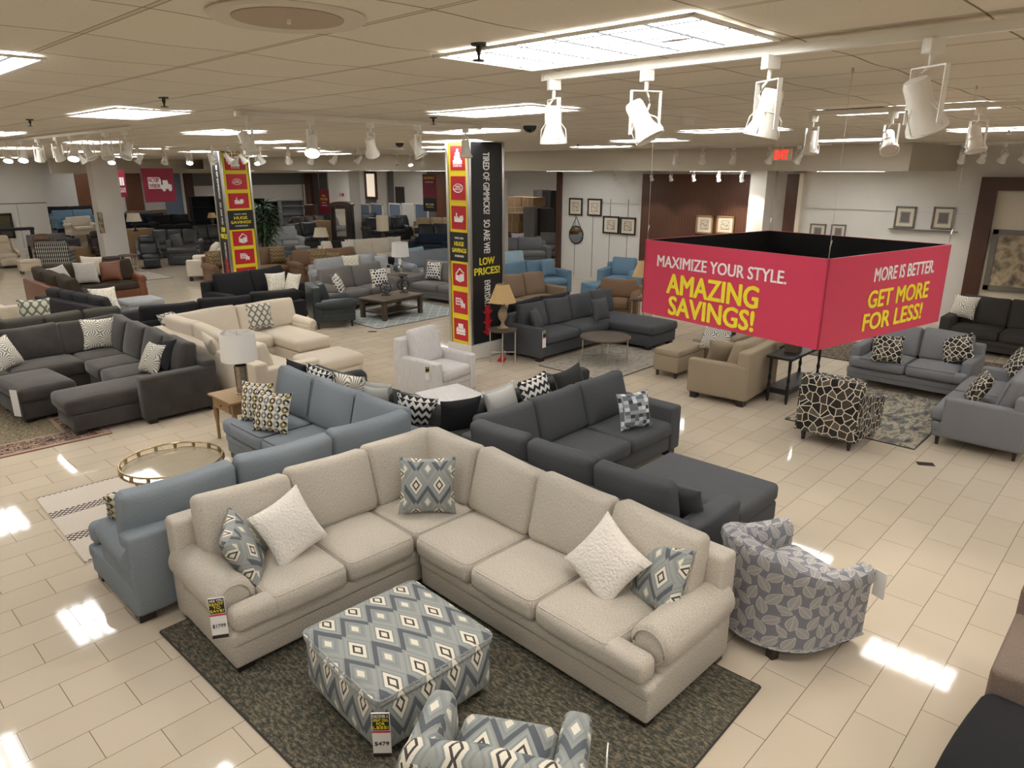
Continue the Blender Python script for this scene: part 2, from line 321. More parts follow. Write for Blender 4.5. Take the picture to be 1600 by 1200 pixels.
    def mesh(s, name, m):
        me = bpy.data.meshes.new(name); me.from_pydata(s.v, [], s.f); bm = bmesh.new(); bm.from_mesh(me); bmesh.ops.recalc_face_normals(bm, faces=bm.faces)
        uvl = bm.loops.layers.uv.new('UVMap')
        for f in bm.faces:
            nx, ny, nz = (abs(t) for t in f.normal); f.smooth = True
            for l in f.loops:
                x, y, z = l.vert.co; l[uvl].uv = (x, y) if nz >= nx-.02 and nz >= ny-.02 else ((x, z) if ny >= nx else (y, z))
        bm.to_mesh(me); bm.free(); me.materials.append(m); me.set_sharp_from_angle(angle=R(42)); return me
I4 = Matrix.Identity(4)
def Tr(x=0, y=0, z=0, rz=0, rx=0, ry=0): return Matrix.Translation((x, y, z)) @ Matrix.Rotation(R(rz), 4, 'Z') @ Matrix.Rotation(R(rx), 4, 'X') @ Matrix.Rotation(R(ry), 4, 'Y')
def ob(name, me, m=None, parent=None, T=None):
    if isinstance(me, MB): me = me.mesh(name, m)
    o = bpy.data.objects.new(name, me); COL.objects.link(o)
    if parent: o.parent = parent
    if T is not None: o.matrix_basis = T
    return o
def tag(o, label, cat, group=None):
    o['label'] = label; o['category'] = cat
    if group: o['group'] = group
    return o
def thing(name, label, cat, loc=(0, 0, 0), rz=0, group=None):
    o = bpy.data.objects.new(name, None); COL.objects.link(o); o.empty_display_size = .1
    o.location = loc; o.rotation_euler = (0, 0, R(rz)); return tag(o, label, cat, group)
def one(name, label, cat, mb, m, T=None, group=None): return tag(ob(name, mb, m, None, T), label, cat, group)
def struct(name, mb, m, T=None):
    o = ob(name, mb, m, None, T); o['kind'] = 'structure'; return o
def dup(src, T, label, group=None):
    r = src.copy(); COL.objects.link(r); r.matrix_basis = T; r['label'] = label
    if group: r['group'] = group
    for ch in src.children:
        c = ch.copy(); COL.objects.link(c); c.parent = r; c.matrix_parent_inverse = I4
        for g in ch.children: d = g.copy(); COL.objects.link(d); d.parent = c
    return r
CACHE = {}
def cached(key, fn):
    if key not in CACHE: CACHE[key] = fn()
    return CACHE[key]
def text(s, size, m, parent, T, width=None, bold=0, name='lettering', height=None):
    key = ('txt', s, size, m.name, width, bold, height)
    def make():
        cu = bpy.data.curves.new('lettering', 'FONT'); cu.body = s; cu.size = size; cu.extrude = .0015; cu.align_x = 'CENTER'; cu.align_y = 'CENTER'; cu.resolution_u = 3; cu.space_line = .85
        o = bpy.data.objects.new('lettering', cu); COL.objects.link(o); dg = bpy.context.evaluated_depsgraph_get(); me = bpy.data.meshes.new_from_object(o.evaluated_get(dg)); bpy.data.objects.remove(o); bpy.data.curves.remove(cu)
        xs = [v.co.x for v in me.vertices]; ys = [v.co.y for v in me.vertices]; cx = (min(xs)+max(xs))/2; cy = (min(ys)+max(ys))/2; k = width/(max(xs)-min(xs)) if width else 1; ky = height/(max(ys)-min(ys)) if height else 1
        for v in me.vertices: v.co.x = (v.co.x-cx)*k; v.co.y = (v.co.y-cy)*ky
        if bold:
            src = me; V = [v.co.copy() for v in src.vertices]; Fs = [tuple(p.vertices) for p in src.polygons]; d = .022*(max(v.y for v in V)-min(v.y for v in V))*(2 if bold > .004 else 1)/max(1, s.count('\n')+1); nv = []; nf = []
            for q, (ox, oy) in enumerate(((-1, 0), (1, 0), (0, -.6), (0, .6), (-.7, .45), (.7, .45), (.7, -.45), (-.7, -.45))): o_ = len(nv); nv += [(v.x+ox*d, v.y+oy*d, v.z+q*.00002) for v in V]; nf += [tuple(i+o_ for i in f) for f in Fs]
            me = bpy.data.meshes.new('lettering'); me.from_pydata(nv, [], nf)
        me.materials.clear(); me.materials.append(m); return me
    return ob(name, cached(key, make), None, parent, T)
# ---------------------------------------------------------------- the room
def floor_tiles(uv, x, y):
    n = E.nt.nodes.new('ShaderNodeTexBrick'); n.offset = .5; n.inputs['Scale'].default_value = 1; n.inputs['Brick Width'].default_value = .611; n.inputs['Row Height'].default_value = .30; n.inputs['Mortar Size'].default_value = .0022; n.inputs['Mortar Smooth'].default_value = .1
    n.inputs['Color1'].default_value = (.585, .50, .39, 1); n.inputs['Color2'].default_value = (.53, .45, .345, 1); n.inputs['Mortar'].default_value = (.16, .115, .07, 1)
    mp = E.nt.nodes.new('ShaderNodeMapping'); mp.inputs['Location'].default_value = (.135+.3055, -.07, 0); link(uv.k, mp.inputs[0]); link(mp.outputs[0], n.inputs[0])
    return mix(E(n.outputs['Fac']), mix(noi(uv, 1.3, 4)*.5, E(n.outputs['Color']), (.61, .53, .425)), (.16, .115, .07))
fm = mat('polished_cream_floor_tile', floor_tiles, rough=.055, spec=.55)
b = MB(); b.box(-8, 46, -10, 50, -.12, 0); struct('floor', b, fm)
X0, Y0, CS = .97, 2.45, .61
def sag(x, y):
    u = ((x-X0)/CS) % 1; v = ((y-Y0)/CS) % 1
    return -.013*(sin(PI*u)**2)*(.55+.45*sin(PI*v))*(.6+.8*noise.noise((floor((x-X0)/CS)*.37, floor((y-Y0)/CS)*.71, 0))+.3)
def f_ceil(uv, x, y):
    gx = ab(fr((x-X0)/CS+.5)-.5)*CS; gy = ab(fr((y-Y0)/CS+.5)-.5)*CS
    n = E.nt.nodes.new('ShaderNodeTexVoronoi'); n.inputs['Scale'].default_value = 55; link(uv.k, n.inputs[0])
    speck = (E(n.outputs['Distance']) < .17)*(noi(uv, 25, 2) > .52)
    tone = mix(rnd(fl((x-X0)/CS), fl((y-Y0)/CS)), (.69, .625, .51), (.73, .66, .54))
    c = mix(speck*.45, tone, (.33, .25, .16)); c = mix(gx < .009, c, (.60, .52, .39)); c = mix(gy < .0045, c, (.22, .165, .105)); return mix((ab(gx-.011) < .0025), c, (.25, .19, .12))
cm = mat('acoustic_ceiling_tile', f_ceil, rough=.9)
def grid_mesh(x0, x1, y0, y1, st):
    nx = int((x1-x0)/st); ny = int((y1-y0)/st); b = MB()
    V = [(x0+i*st, y0+j*st, CEIL+sag(x0+i*st, y0+j*st)) for i in range(nx+1) for j in range(ny+1)]
    b.add(V, [(i*(ny+1)+j, i*(ny+1)+j+1, (i+1)*(ny+1)+j+1, (i+1)*(ny+1)+j) for i in range(nx) for j in range(ny)]); return b
cx0 = X0-3*CS; cy0 = Y0-6*CS
gm = grid_mesh(cx0, cx0+30*CS, cy0, cy0+36*CS, CS/6)
xe, ye = cx0+30*CS, cy0+36*CS
for a in ((-8, cx0, -10, 50), (xe, 46, -10, 50), (cx0, xe, -10, cy0), (cx0, xe, ye, 50)): gm.add([(a[0], a[2], CEIL), (a[0], a[3], CEIL), (a[1], a[3], CEIL), (a[1], a[2], CEIL)], [(0, 1, 2, 3)])
gm.add([(-8, -10, CEIL+.15), (-8, 50, CEIL+.15), (46, 50, CEIL+.15), (46, -10, CEIL+.15)], [(0, 1, 2, 3)])
struct('ceiling', gm, cm)
WL = M['wall']; SF = M['soffit']; BP = M['brownpost']
XW = 17.5      # back wall of the right-hand showroom
def wb(name, m, *boxes):
    b = MB()
    for q in boxes: b.box(*q)
    return struct(name, b, m)
wb('wall_soffit', SF, (14.2, 14.5, 3.9, 32, 3.235, CEIL), (14.5, 40, 3.9, 4.1, 3.235, CEIL))
wb('ceiling_low', SF, (14.5, 40, 4.1, 46, 3.236, 3.3))
def yz(px, X=XW): return atX(px, 300, X).y
yd0, yd1 = yz(878), yz(786)          # opening into the stock room
wb('wall_back', WL, (XW, XW+.2, -10, yd0, 0, CEIL), (XW, XW+.2, yd1, yd1+.9, 0, 3.24), (XW, XW+.2, yd0, yd1, 3.0, 3.24))
wb('trim_1', BP, (XW-.1, XW+.22, yd0-.02, yd0+.14, 0, 3.2))
wb('trim_2', WL, (XW-.06, XW+.22, yd1-.02, yd1+.1, 0, 3.2))
ys0, ys1 = yz(1172), yz(1005)
def slat(uv, x, y): return mix(fr(x/.085) < .10, mix(noi(scl(uv, 1, .06), 30, 3), (.115, .045, .023), (.07, .027, .014)), (.03, .012, .007))
wb('wall_panel', mat('dark_wood_slat_paneling', slat, rough=.45), (XW-.06, XW-.002, ys0, ys1, 0, 3.15))
wb('wall_pier', WL, (XW-.6, XW-.002, yz(1213), yz(1171, XW-.6), 0, 3.235))
wb('trim_3', BP, (XW-.12, XW-.002, yz(1250), yz(1231), 0, 3.16)); wb('trim_4', M['matte'], (XW-.14, XW-.002, yz(1257), yz(1250.5), 0, 3.2))
rail = M['steel']
for i, (a, c, py) in enumerate(((1000, 882, 317), (1518, 1260, 330))): z = atX((a+c)/2, py, XW).z; wb('trim_%d' % (5+i), rail, (XW-.012, XW-.001, yz(a), yz(c), z-.012, z+.012))
k = 7
for px in (900, 928, 955, 983): wb('trim_%d' % k, M['gframe'], (XW-.006, XW-.001, yz(px)-.008, yz(px)+.008, .1, 2.45)); k += 1
# timber portal at the right end of the back wall
pa, pb = yz(1533), yz(1533)-3.2
wb('trim_portal', BP, (XW-.16, XW-.002, pa-.3, pa, 0, 3.12), (XW-.16, XW-.002, pb, pb+.3, 0, 3.12), (XW-.16, XW-.002, pb+.3, pa-.3, 2.86, 3.12)); wb('wall_niche', M['matte'], (XW-.04, XW-.003, pb+.3, pa-.3, 0, 2.86))
wb('wall_right', WL, (-8, XW, -10.2, -10, 0, CEIL))
# stock room behind the opening
wb('wall_stock', M['wall'], (27, 27.2, 10, 27, 0, 3.24), (XW+.2, 27, yd0-1.2, yd0-1.0, 0, 3.24))
# far left: wall, deep openings, dark display walls
wb('wall_left', WL, (-8, 9.0, 36, 36.25, 0, CEIL)); wb('trim_left', M['gframe'], (-8, 9, 35.985, 35.999, 1.90, 1.94)); wb('wall_side', WL, (-8.2, -8, -10, 36, 0, CEIL))
for n_, x in enumerate((4.5, 6.6, 7.9)): wb('trim_%d' % (20+n_), M['gframe'], (x-.006, x+.006, 35.99, 35.999, .1, 1.9))
wb('wall_header', SF, (9.0, 24, 34.5, 34.7, 3.12, CEIL))
YF = 44.0
def xf(px, Y=YF): return atY(px, 300, Y).x
wb('wall_far', M['wall'], (9, 30, YF, YF+.2, 0, CEIL))
wb('wall_redwood', M['redwood'], (xf(120), xf(141), YF-.08, YF-.002, 0, 3.2), (xf(194), xf(222), YF-.08, YF-.002, 0, 3.2))
wb('door_1', M['bluew'], (xf(256), xf(283), YF-.1, YF-.002, 0, 3.1))
wb('trim_30', BP, (xf(287), xf(300), YF-.3, YF-.002, 0, CEIL)); wb('trim_31', M['wpaint'], (xf(283), xf(286.5), YF-.2, YF-.002, 0, 3.2))
XF = 26.0
def yf(px, X=XF): return atX(px, 300, X).y
wb('wall_grey', M['gwall'], (XF, XF+.2, 26, YF+.2, 0, 3.24)); wb('wall_grey_back', M['gwall'], (xf(301), XF, YF-.12, YF-.003, 0, CEIL))
wb('wall_wainscot', M['wall'], (xf(302), XF-.1, YF-.17, YF-.121, 0, 2.35), (XF-.05, XF-.002, yf(480), YF-.2, 0, 2.35))
wb('trim_32', BP, (XF-.2, XF-.002, yf(490), yf(481), 0, 3.23)); wb('wall_alcove', M['dgrey'], (XF-.06, XF-.003, yf(513), yf(491), 0, 3.23))
wb('wall_column', WL, (20, 20.6, yf(546, 20), yf(514, 20), 0, 3.235)); wb('wall_strip', WL, (XF-.1, XF-.002, yf(572), yf(562), 0, 3.23), (XF-.1, XF-.002, yf(606), yf(590), 0, 3.23), (XF-.1, XF-.002, yf(668), yf(618), 0, 3.23))
wb('opening_shade_panel', mat('opening_shade_paint', color=(.03, .027, .025)), (XF-.12, XF-.101, yf(634), yf(620), 0, 2.35)); wb('wall_redwood_right', M['redwood'], (XF-.1, XF-.002, yf(705), yf(682), 0, 3.1))  # flat panel for an opening, its shade put into the dark colour
wb('window_1', M['brownpost'], (XF-.14, XF-.101, yf(592), yf(574), 1.6, 3.15)); wb('window_1_pane', mat('bright_frosted_pane', color=(.75, .62, .5), emit=.5), (XF-.16, XF-.141, yf(589), yf(577), 1.75, 3.05))
# low partitions with blue glass panels
for i, (a, c) in enumerate(((555, 577), (578, 597), (607, 626), (627, 647), (648, 668))):
    X = 23.5; t = thing('partition_panel', '%s low partition panel with white frame at the far back' % ('blue glazed', 'second blue glazed', 'pale blue glazed', 'plain white', 'grey blue')[i], 'partition', (X, (yf(a, X)+yf(c, X))/2, 0)); w_ = abs(yf(a, X)-yf(c, X))/2; zt = atX(a, 317, X).z
    b = MB()
    for s in (-1, 1): b.box(-.04, .04, s*w_-.05*(s > 0), s*w_+.05*(s < 0), 0, zt)
    b.box(-.04, .04, -w_, w_, zt-.07, zt); b.box(-.04, .04, -w_, w_, 0, .1); ob('frame', b, M['wpaint'], t)
    b = MB(); b.box(-.015, .015, -w_+.05, w_-.05, .1, zt-.07); ob('panel', b, M['bluew'] if i != 3 else M['wall'], t)
# white column on the left
wb('wall_column_white', WL, (8.55, 9.35, 28.0, 28.6, 0, CEIL))
# ---------------------------------------------------------------- ceiling fittings
def mk_panel():
    t = thing('ceiling_light', 'x', 'ceiling light', group='recessed ceiling light panels')
    b = MB()
    for q in ((-.31, .31, -.61, -.59), (-.31, .31, .59, .61), (-.31, -.29, -.61, .61), (.29, .31, -.61, .61)): b.box(q[0], q[1], q[2], q[3], -.022, -.012)
    ob('frame', b, M['wpaint'], t)
    b = MB(); b.box(-.29, .29, -.59, .59, -.014, -.010)
    def fl_(uv, x, y):
        g = mn(ab(fr(x/.193+.5)-.5)*.193, ab(fr(y/.197+.5)-.5)*.197); return mix(g < .011, mix(ab(fr(x/.193+.5)-.5) < .23, (.38, .39, .40), (1.5, 1.48, 1.44)), (.022, .023, .024))
    ob('diffuser', b, mat('lit_prismatic_diffuser', fl_, emit=PANEL), t); return t
pan = None; rows = {}
spots = []
for k in range(-3, 9):
    x = 2.42+2.0*k+(.3 if k == -1 else 0)
    for m in range(-2, 5):
        y = (1.85 if k % 2 == 0 else 4.32)+4.95*m
        if x > 13.9: continue
        spots.append((k, m, x, y))
ordn = ['first', 'second', 'third', 'fourth', 'fifth', 'sixth', 'seventh', 'eighth', 'ninth', 'tenth', 'eleventh', 'twelfth', 'thirteenth', 'fourteenth', 'fifteenth', 'sixteenth']
vis = []
for q in spots:
    d = Vector((q[2], q[3], CEIL-H)); dep = d.dot(_f)
    px = 800+FOC*d.dot(_r)/dep if dep > .5 else -999
    vis.append((q, px, d.length, dep > .5 and -150 < px < 1750))
seen = {}
for q, px, dist, v in vis:
    if v:
        lab = {(0, 0): 'large lit ceiling light panel nearest the camera above the hanging red banner'}.get(q[:2]) or 'lit recessed ceiling panel, %s from the front in the %s panel line from the left' % (ordn[sum(1 for q2, p2, d2, v2 in vis if v2 and q2[1] == q[1] and d2 < dist)], ordn[2-q[1] if q[1] <= 2 else 0] if q[1] >= -1 else 'last')
    else: lab = 'lit recessed ceiling panel outside the picture behind the viewpoint'
    T = Tr(q[2], q[3], CEIL)
    if pan is None: pan = mk_panel(); pan.matrix_basis = T; pan['label'] = lab
    else: dup(pan, T, lab)
# panels added to brighten far walls (beyond the soffit and at the far left)
for i, (x, y, z) in enumerate(((17.0, 20, 3.235), (17.0, 26, 3.235), (22, 30, 3.235), (22, 22, 3.235), (10, 29, CEIL), (5, 27, CEIL), (3, 33, CEIL), (13, 40, CEIL), (18, 38, 3.235), (9.5, 38.5, CEIL), (0, 30, CEIL), (4.5, 34, CEIL), (7.5, 33.5, CEIL), (17, 34, 3.235), (24, 26, 3.235), (23.5, 37, 3.235), (13, 42.3, CEIL), (20, 16, 3.235), (24, 16, 3.235), (16, 13, 3.235), (16, 8.5, 3.235), (16, 5.5, 3.235), (17, 38, 3.235), (20, 33, 3.235), (24, 31, 3.235), (24, 40.5, 3.235), (23.5, 21.5, 3.235), (18.5, 29, 3.235))):
    dup(pan, Tr(x, y, z), 'lit ceiling panel added to brighten the far back of the store' + (', %s of them' % ordn[i] if i < 16 else ', low ceiling %s' % ('left end', 'deep end', 'deep corner', 'right end', 'front edge', 'middle', 'far left', 'centre left', 'back wall', 'back left corner', 'back right', 'centre')[i-16]))
t = thing('ceiling_speaker', 'round beige ceiling speaker grille at the top left', 'speaker', (*at(450, 22, CEIL).xy, CEIL))
ob('ring', MB().lathe([(.17, -.012), (.235, -.018), (.245, -.010), (.24, 0)], 40), M['soffit'], t); ob('grille', MB().lathe([(0, -.016), (.172, -.015), (.172, -.008)], 40), M['tilegrid'], t); ob('knob', MB().lathe([(0, -.03), (.008, -.028), (.008, -.015)], 10), M['wpaint'], t)
def mk_spr():
    t = thing('sprinkler', 'x', 'sprinkler', group='fire sprinklers'); ob('plate', MB().lathe([(.0, -.012), (.03, -.012), (.036, 0)], 16), M['bronze'], t)
    ob('head', MB().lathe([(.01, -.012), (.012, -.03), (.006, -.045), (.005, -.06), (.024, -.062), (.024, -.066), (0, -.066)], 12), M['bronze'], t); return t
sp = None
for px, py, lab in ((748, 66, 'left of the large near light panel'), (255, 151, 'at the left centre of the ceiling'), (46, 186, 'at the far left of the ceiling'), (677, 183, 'beside the middle track rail end'), (987, 205, 'left of the smoke detector'), (1440, 180, 'above the right half of the banner'), (1577, 201, 'at the right edge of the ceiling'), (903, 225, 'near the column with the black side')):
    p = at(px, py, CEIL); T = Tr(p.x, p.y, CEIL)
    if sp is None: sp = mk_spr(); sp.matrix_basis = T; sp['label'] = 'small bronze sprinkler head '+lab
    else: dup(sp, T, 'small bronze sprinkler head '+lab)
for px, py, lab in ((828, 191, 'black security camera dome right of the nearest spotlight'), (624, 220, 'black security camera dome left of the right column')):
    p = at(px, py, CEIL); t = thing('camera_dome', lab, 'security camera', (p.x, p.y, CEIL)); ob('base', MB().lathe([(.085, 0), (.085, -.03), (.07, -.035)], 20), M['wpaint'], t); ob('dome', MB().lathe([(.072, -.03), (.066, -.065), (.04, -.095), (0, -.105)], 20), M['darkdome'], t)
p = at(1077, 181, CEIL); t = thing('smoke_detector', 'white smoke detector on the ceiling above the banner', 'smoke detector', (p.x, p.y, CEIL)); ob('base', MB().lathe([(.08, 0), (.08, -.025), (.07, -.03)], 20), M['wpaint'], t); ob('dome', MB().lathe([(.068, -.03), (.06, -.07), (0, -.085)], 20), M['wpaint'], t)
# ---------------------------------------------------------------- track lighting
def mk_head(lit):
    t = thing('track_spotlight', 'x', 'track light')
    b = MB(); b.box(-.022, .022, -.03, .03, -.05, 0, .004); b.cyl((0, 0, -.05), (0, 0, -.085), .009); ob('adapter', b, M['wpaint'], t)
    b = MB(); w_ = .072
    pts = [(-w_+.015, -.085), (w_-.015, -.085), (w_, -.10), (w_, -.27)]
    for s in (1, -1):
        b.box(min(s*(w_-.004), s*w_), max(s*(w_-.004), s*w_), -.010, .010, -.27, -.092)
    b.box(-w_, w_, -.010, .010, -.092, -.087); ob('yoke', b, M['wpaint'], t)
    hd = ob('lamp_body', cached(('lb', lit), lambda: MB().lathe([(0, .115), (.036, .115), (.042, .10), (.042, .02), (.046, .0), (.066, -.045), (.068, -.06), (.062, -.062), (.058, -.05)], 20).mesh('lamp_body', M['wpaint'])), None, t)
    ob('lamp_glass', cached(('lg', lit), lambda: MB().lathe([(0, -.052), (.03, -.054), (.06, -.05), (.06, -.047)], 18).mesh('lamp_glass', M['lit'] if lit else M['unlit'])), None, hd)
    b = MB()
    P = []
    for a in range(4):
        w_ = [(.043*cos(a*PI/2), .043*sin(a*PI/2), .03), (.064*cos(a*PI/2), .064*sin(a*PI/2), .005), (.068*cos(a*PI/2), .068*sin(a*PI/2), -.05)]; P += w_ if a % 2 == 0 else w_[::-1]
        e = (a+.5)*PI/2; P += [(.070*cos(e), .070*sin(e), -.052) if a % 2 == 0 else (.045*cos(e), .045*sin(e), .032)]
    b.tube(P, .003, 5, True)
    ob('cage', b, M['wpaint'], hd)
    b = MB(); b.tube([(0, .0, -.085), (.02, .012, -.11), (.03, .02, -.14), (.015, .01, -.17)], .005, 6); ob('cable', b, M['wpaint'], t); return t
HEADS = {}
def head(x, y, z, aim_az, tilt, label, lit=False, rot=0, power=0, s=1.0, group=None):
    if lit not in HEADS: HEADS[lit] = t = mk_head(lit); t['label'] = label
    else: t = dup(HEADS[lit], I4, label)
    if group: t['group'] = group
    t.matrix_basis = Tr(x, y, z, rot) @ Matrix.Scale(s, 4)
    body = [c for c in t.children if c.name.startswith('lamp_body')][0]
    body.matrix_basis = Matrix.Translation((0, 0, -.235)) @ Matrix.Rotation(R(aim_az-rot), 4, 'Z') @ Matrix.Rotation(R(-tilt), 4, 'Y')      # tilt 0 = straight down
    if power:
        L = bpy.data.lights.new('spot_lamp', 'SPOT'); L.energy = power; L.spot_size = R(62); L.spot_blend = .5; L.color = (1, .9, .76); L.shadow_soft_size = .05
        o = bpy.data.objects.new('spot_lamp', L); COL.objects.link(o); o.parent = body; o.matrix_basis = Matrix.Translation((0, 0, -.075))
    return t
def rail_(p, q, label, drop=0):
    b = MB(); d = Vector(q)-Vector(p); L = d.length; b.box(0, L, -.018, .018, -.034, 0); b.box(-.02, 0, -.02, .02, -.036, 0); b.box(L, L+.02, -.02, .02, -.036, 0)
    one('track_rail', label, 'track rail', b, M['wpaint'], Matrix.Translation(p) @ Matrix.Rotation(atan2(d.y, d.x), 4, 'Z'))
ZR = CEIL-.02
rail_((2.84, 2.46, ZR), (2.84, -1.2, ZR), 'white track rail nearest the camera beside the large light panel')
for i, (px, py, az, tl, lit, pw) in enumerate(((866, 122, 20, 4, 0, 0), (1012, 100, -75, 30, 0, SPOT*.5), (1206, 82, 100, 12, 0, SPOT*.8), (1462, 52, 150, -28, 0, 0))):
    y = atX(px, py, 2.84).y; head(2.84, y, ZR-.03, az, tl, 'white track spotlight, %s from the left on the rail over the large light panel' % ordn[i], lit, 60 if i != 1 else -30, pw)
rail_((6.1, 2.45, ZR), (6.1, -.5, ZR), 'white track rail behind the banner wires on the right')
for i, (px, py, az, tl, pw) in enumerate(((1273, 170, 200, 8, SPOT), (1398, 165, 210, 40, SPOT*.7), (1536, 157, 230, 20, SPOT))):
    y = atX(px, py, 6.1).y; head(6.1, y, ZR-.03, az, tl, 'white track spotlight, %s from the left on the rail behind the banner' % ordn[i], 0, 60, pw)
rail_((2.88, 5.76, ZR), (5.5, 5.7, ZR), 'white track rail left of the centre above the blue sofas')
for i, (px, py, az, tl, lit, pw) in enumerate(((383, 176, -60, 25, 0, 0), (484, 178, -130, 38, 1, SPOT), (578, 186, 40, 35, 0, SPOT), (652, 190, -60, 30, 0, SPOT), (727, 196, -90, 3, 0, 0))):
    x = atY(px, py, 5.73).x; head(x, 5.73, ZR-.03, az, tl, 'white track spotlight, %s from the left on the middle rail' % ordn[i], lit, 30, pw)
rail_((3.05, 8.6, ZR), (3.05, 15.5, ZR), 'long white track rail running away at the left')
for i, px in enumerate((204, 172, 146, 119, 90, 63, 44, 22, 6)):
    y = 8.75+i*.62+max(0, i-4)*.25; head(3.05, y, ZR-.03, -118 if i in (3, 6, 7) else -150+i*47, 32, 'white track spotlight, %s from the near end of the long left rail' % ordn[i], i in (3, 6, 7), 20, SPOT*.8 if i in (2, 5, 7) else 0)
rail_((4.4, 15.5, ZR), (8.4, 15.5, ZR), 'white track rail crossing the left background')
for i in range(8): head(4.6+i*.5, 15.5, ZR-.03, -115 if i in (1, 4, 7) else i*77, 35, 'small white track spotlight, %s from the left on the left background rail' % ordn[i], i in (1, 4, 7), i*30, SPOT if i in (2, 6) else 0)
rail_((6.9, 12.9, ZR), (9.9, 12.6, ZR), 'white track rail in front of the left column')
for i, px in enumerate((340, 365, 387, 413, 454, 487, 520, 556)):
    p = atY(px, 232, 12.75); head(p.x, 12.9-.1*(p.x-6.9), ZR-.03, -70+i*31, 38, 'small white track spotlight, %s from the left on the rail before the left column' % ordn[i], 0, i*20, SPOT if i % 3 == 1 else 0)
rail_((12.9, 16.9, ZR), (13.6, 16.2, ZR), 'short white track rail left of the right column')
for i in range(3): head(13.0+i*.26, 16.8-i*.26, ZR-.03, -120, 30, 'tiny bright track spotlight, %s of three left of the right column' % ordn[i], i == 1, 30, SPOT if i == 1 else 0)
rail_((13.4, 8.6, ZR), (13.4, 5.0, ZR), 'white track rail before the cream header wall')
for i, px in enumerate((1057, 1099, 1147, 1204, 1249)):
    y = atX(px, 230, 13.4).y; head(13.4, y, ZR-.03, 20+i*13, 35, 'small white track spotlight, %s from the left along the cream header wall' % ordn[i], 0, 60, SPOT if i in (1, 3) else 0)
rail_((14.6, 3.4, ZR), (14.6, 1.6, ZR), 'white track rail at the right edge near the timber portal')
for i in range(5): head(14.6, 3.2-i*.3, ZR-.03, 10+i*20, 40, 'small white track spotlight, %s of five at the right edge' % ordn[i], 0, 40, SPOT if i in (1, 3) else 0)
for i, px in enumerate((960, 987, 1017, 1047, 1082, 1121, 1157)):
    y = yz(px, 16.2); head(16.2, y, 3.235, 0, 35, 'small white spotlight, %s from the left under the cream header' % ordn[i], i in (5, 6), 60, SPOT*.5 if i in (1, 3, 5) else 0, .8)
# exit sign
p = atX(1223, 234, 14.1); t = thing('exit_sign', 'red and white exit sign hanging at the cream header wall', 'exit sign', (13.8, atX(1223, 234, 13.8).y, CEIL), -90)
b = MB(); b.box(-.19, .19, -.03, .03, -.30, -.08, .015); b.cyl((0, 0, -.09), (0, 0, 0), .02); ob('housing', b, M['exitw'], t); text('EXIT', .16, M['exitred'], t, Tr(.0, -.034, -.19, 0, 90), .26, .006, height=.15)
text('‹', .1, M['exitred'], t, Tr(-.16, -.034, -.19, 0, 90), .025, .004)
for px, py, X, lab in ((1100, 227, 13.9, 'small red alarm strobe box on the cream header wall'), (534, 304, 19.98, 'small red fire alarm box on the white far column')):
    q = atX(px, py, X); t = thing('alarm_box', lab, 'fire alarm', (X, q.y, q.z), -90); b = MB(); b.box(-.13, .13, -.04, .04, -.06, .06, .01); b.box(-.03, .03, -.04, .3 if X < 15 else .02, -.02, .02); ob('body', b, M['red'], t); b = MB(); b.box(-.05, .05, -.046, -.04, -.03, .03); ob('strobe', b, M['plastic'], t)
# ---------------------------------------------------------------- upholstery builders
def q_(v): return round(v, 2)
def loop_rr(w_, d, r, z):
    P = []
    for cx, cy, a0 in ((w_/2-r, d/2-r, 0), (-w_/2+r, d/2-r, 90), (-w_/2+r, -d/2+r, 180), (w_/2-r, -d/2+r, 270)):
        for k in range(4): P.append((cx+r*cos(R(a0+30*k)), cy+r*sin(R(a0+30*k)), z))
    return P
def subdiv(P, n=5):
    out = []
    for a, b in zip(P, P[1:]+P[:1]):
        a = Vector(a); b = Vector(b); m = n if (b-a).length > .1 else 1
        for k in range(m): out.append(a+(b-a)*(k/m))
    return out
def seat_cushion(t, T, w_, d, h, m, pipe=False, name='seat_cushion', r=.055, puff=.03, k=3, tc=0):
    w_, d, h = q_(w_), q_(d), q_(h)
    def fn(x, y, z): return (x, y, z)
    me = cached(('sc', w_, d, h, m.name, r, puff, tc), lambda: (MB().box(-w_/2, w_/2, -d/2, d/2, 0, h, r, k, (.012, .018, puff)) if not tc else MB().box(-w_/2, w_/2, -d/2, d/2, 0, h, r, k, (.012, .018, puff)).box(*((-w_/2-abs(tc), -w_/2+.1) if tc < 0 else (w_/2-.1, w_/2+tc)), -d/2, -d/2+.17, .004, h-.006, r, 1)).mesh(name, m))
    c = ob(name, me, None, t, T)
    if pipe:
        i = r*.27; pm = cached(('sp', w_, d, h, m.name, pipe if not isinstance(pipe, bool) else 0), lambda: MB().tube(loop_rr(w_-2*i, d-2*i, .05, h-i), .0065, 6, True).tube(loop_rr(w_-2*i, d-2*i, .05, i), .0065, 6, True).mesh('piping', M[pipe] if isinstance(pipe, str) else m))
        ob('piping', pm, None, c)
    return c
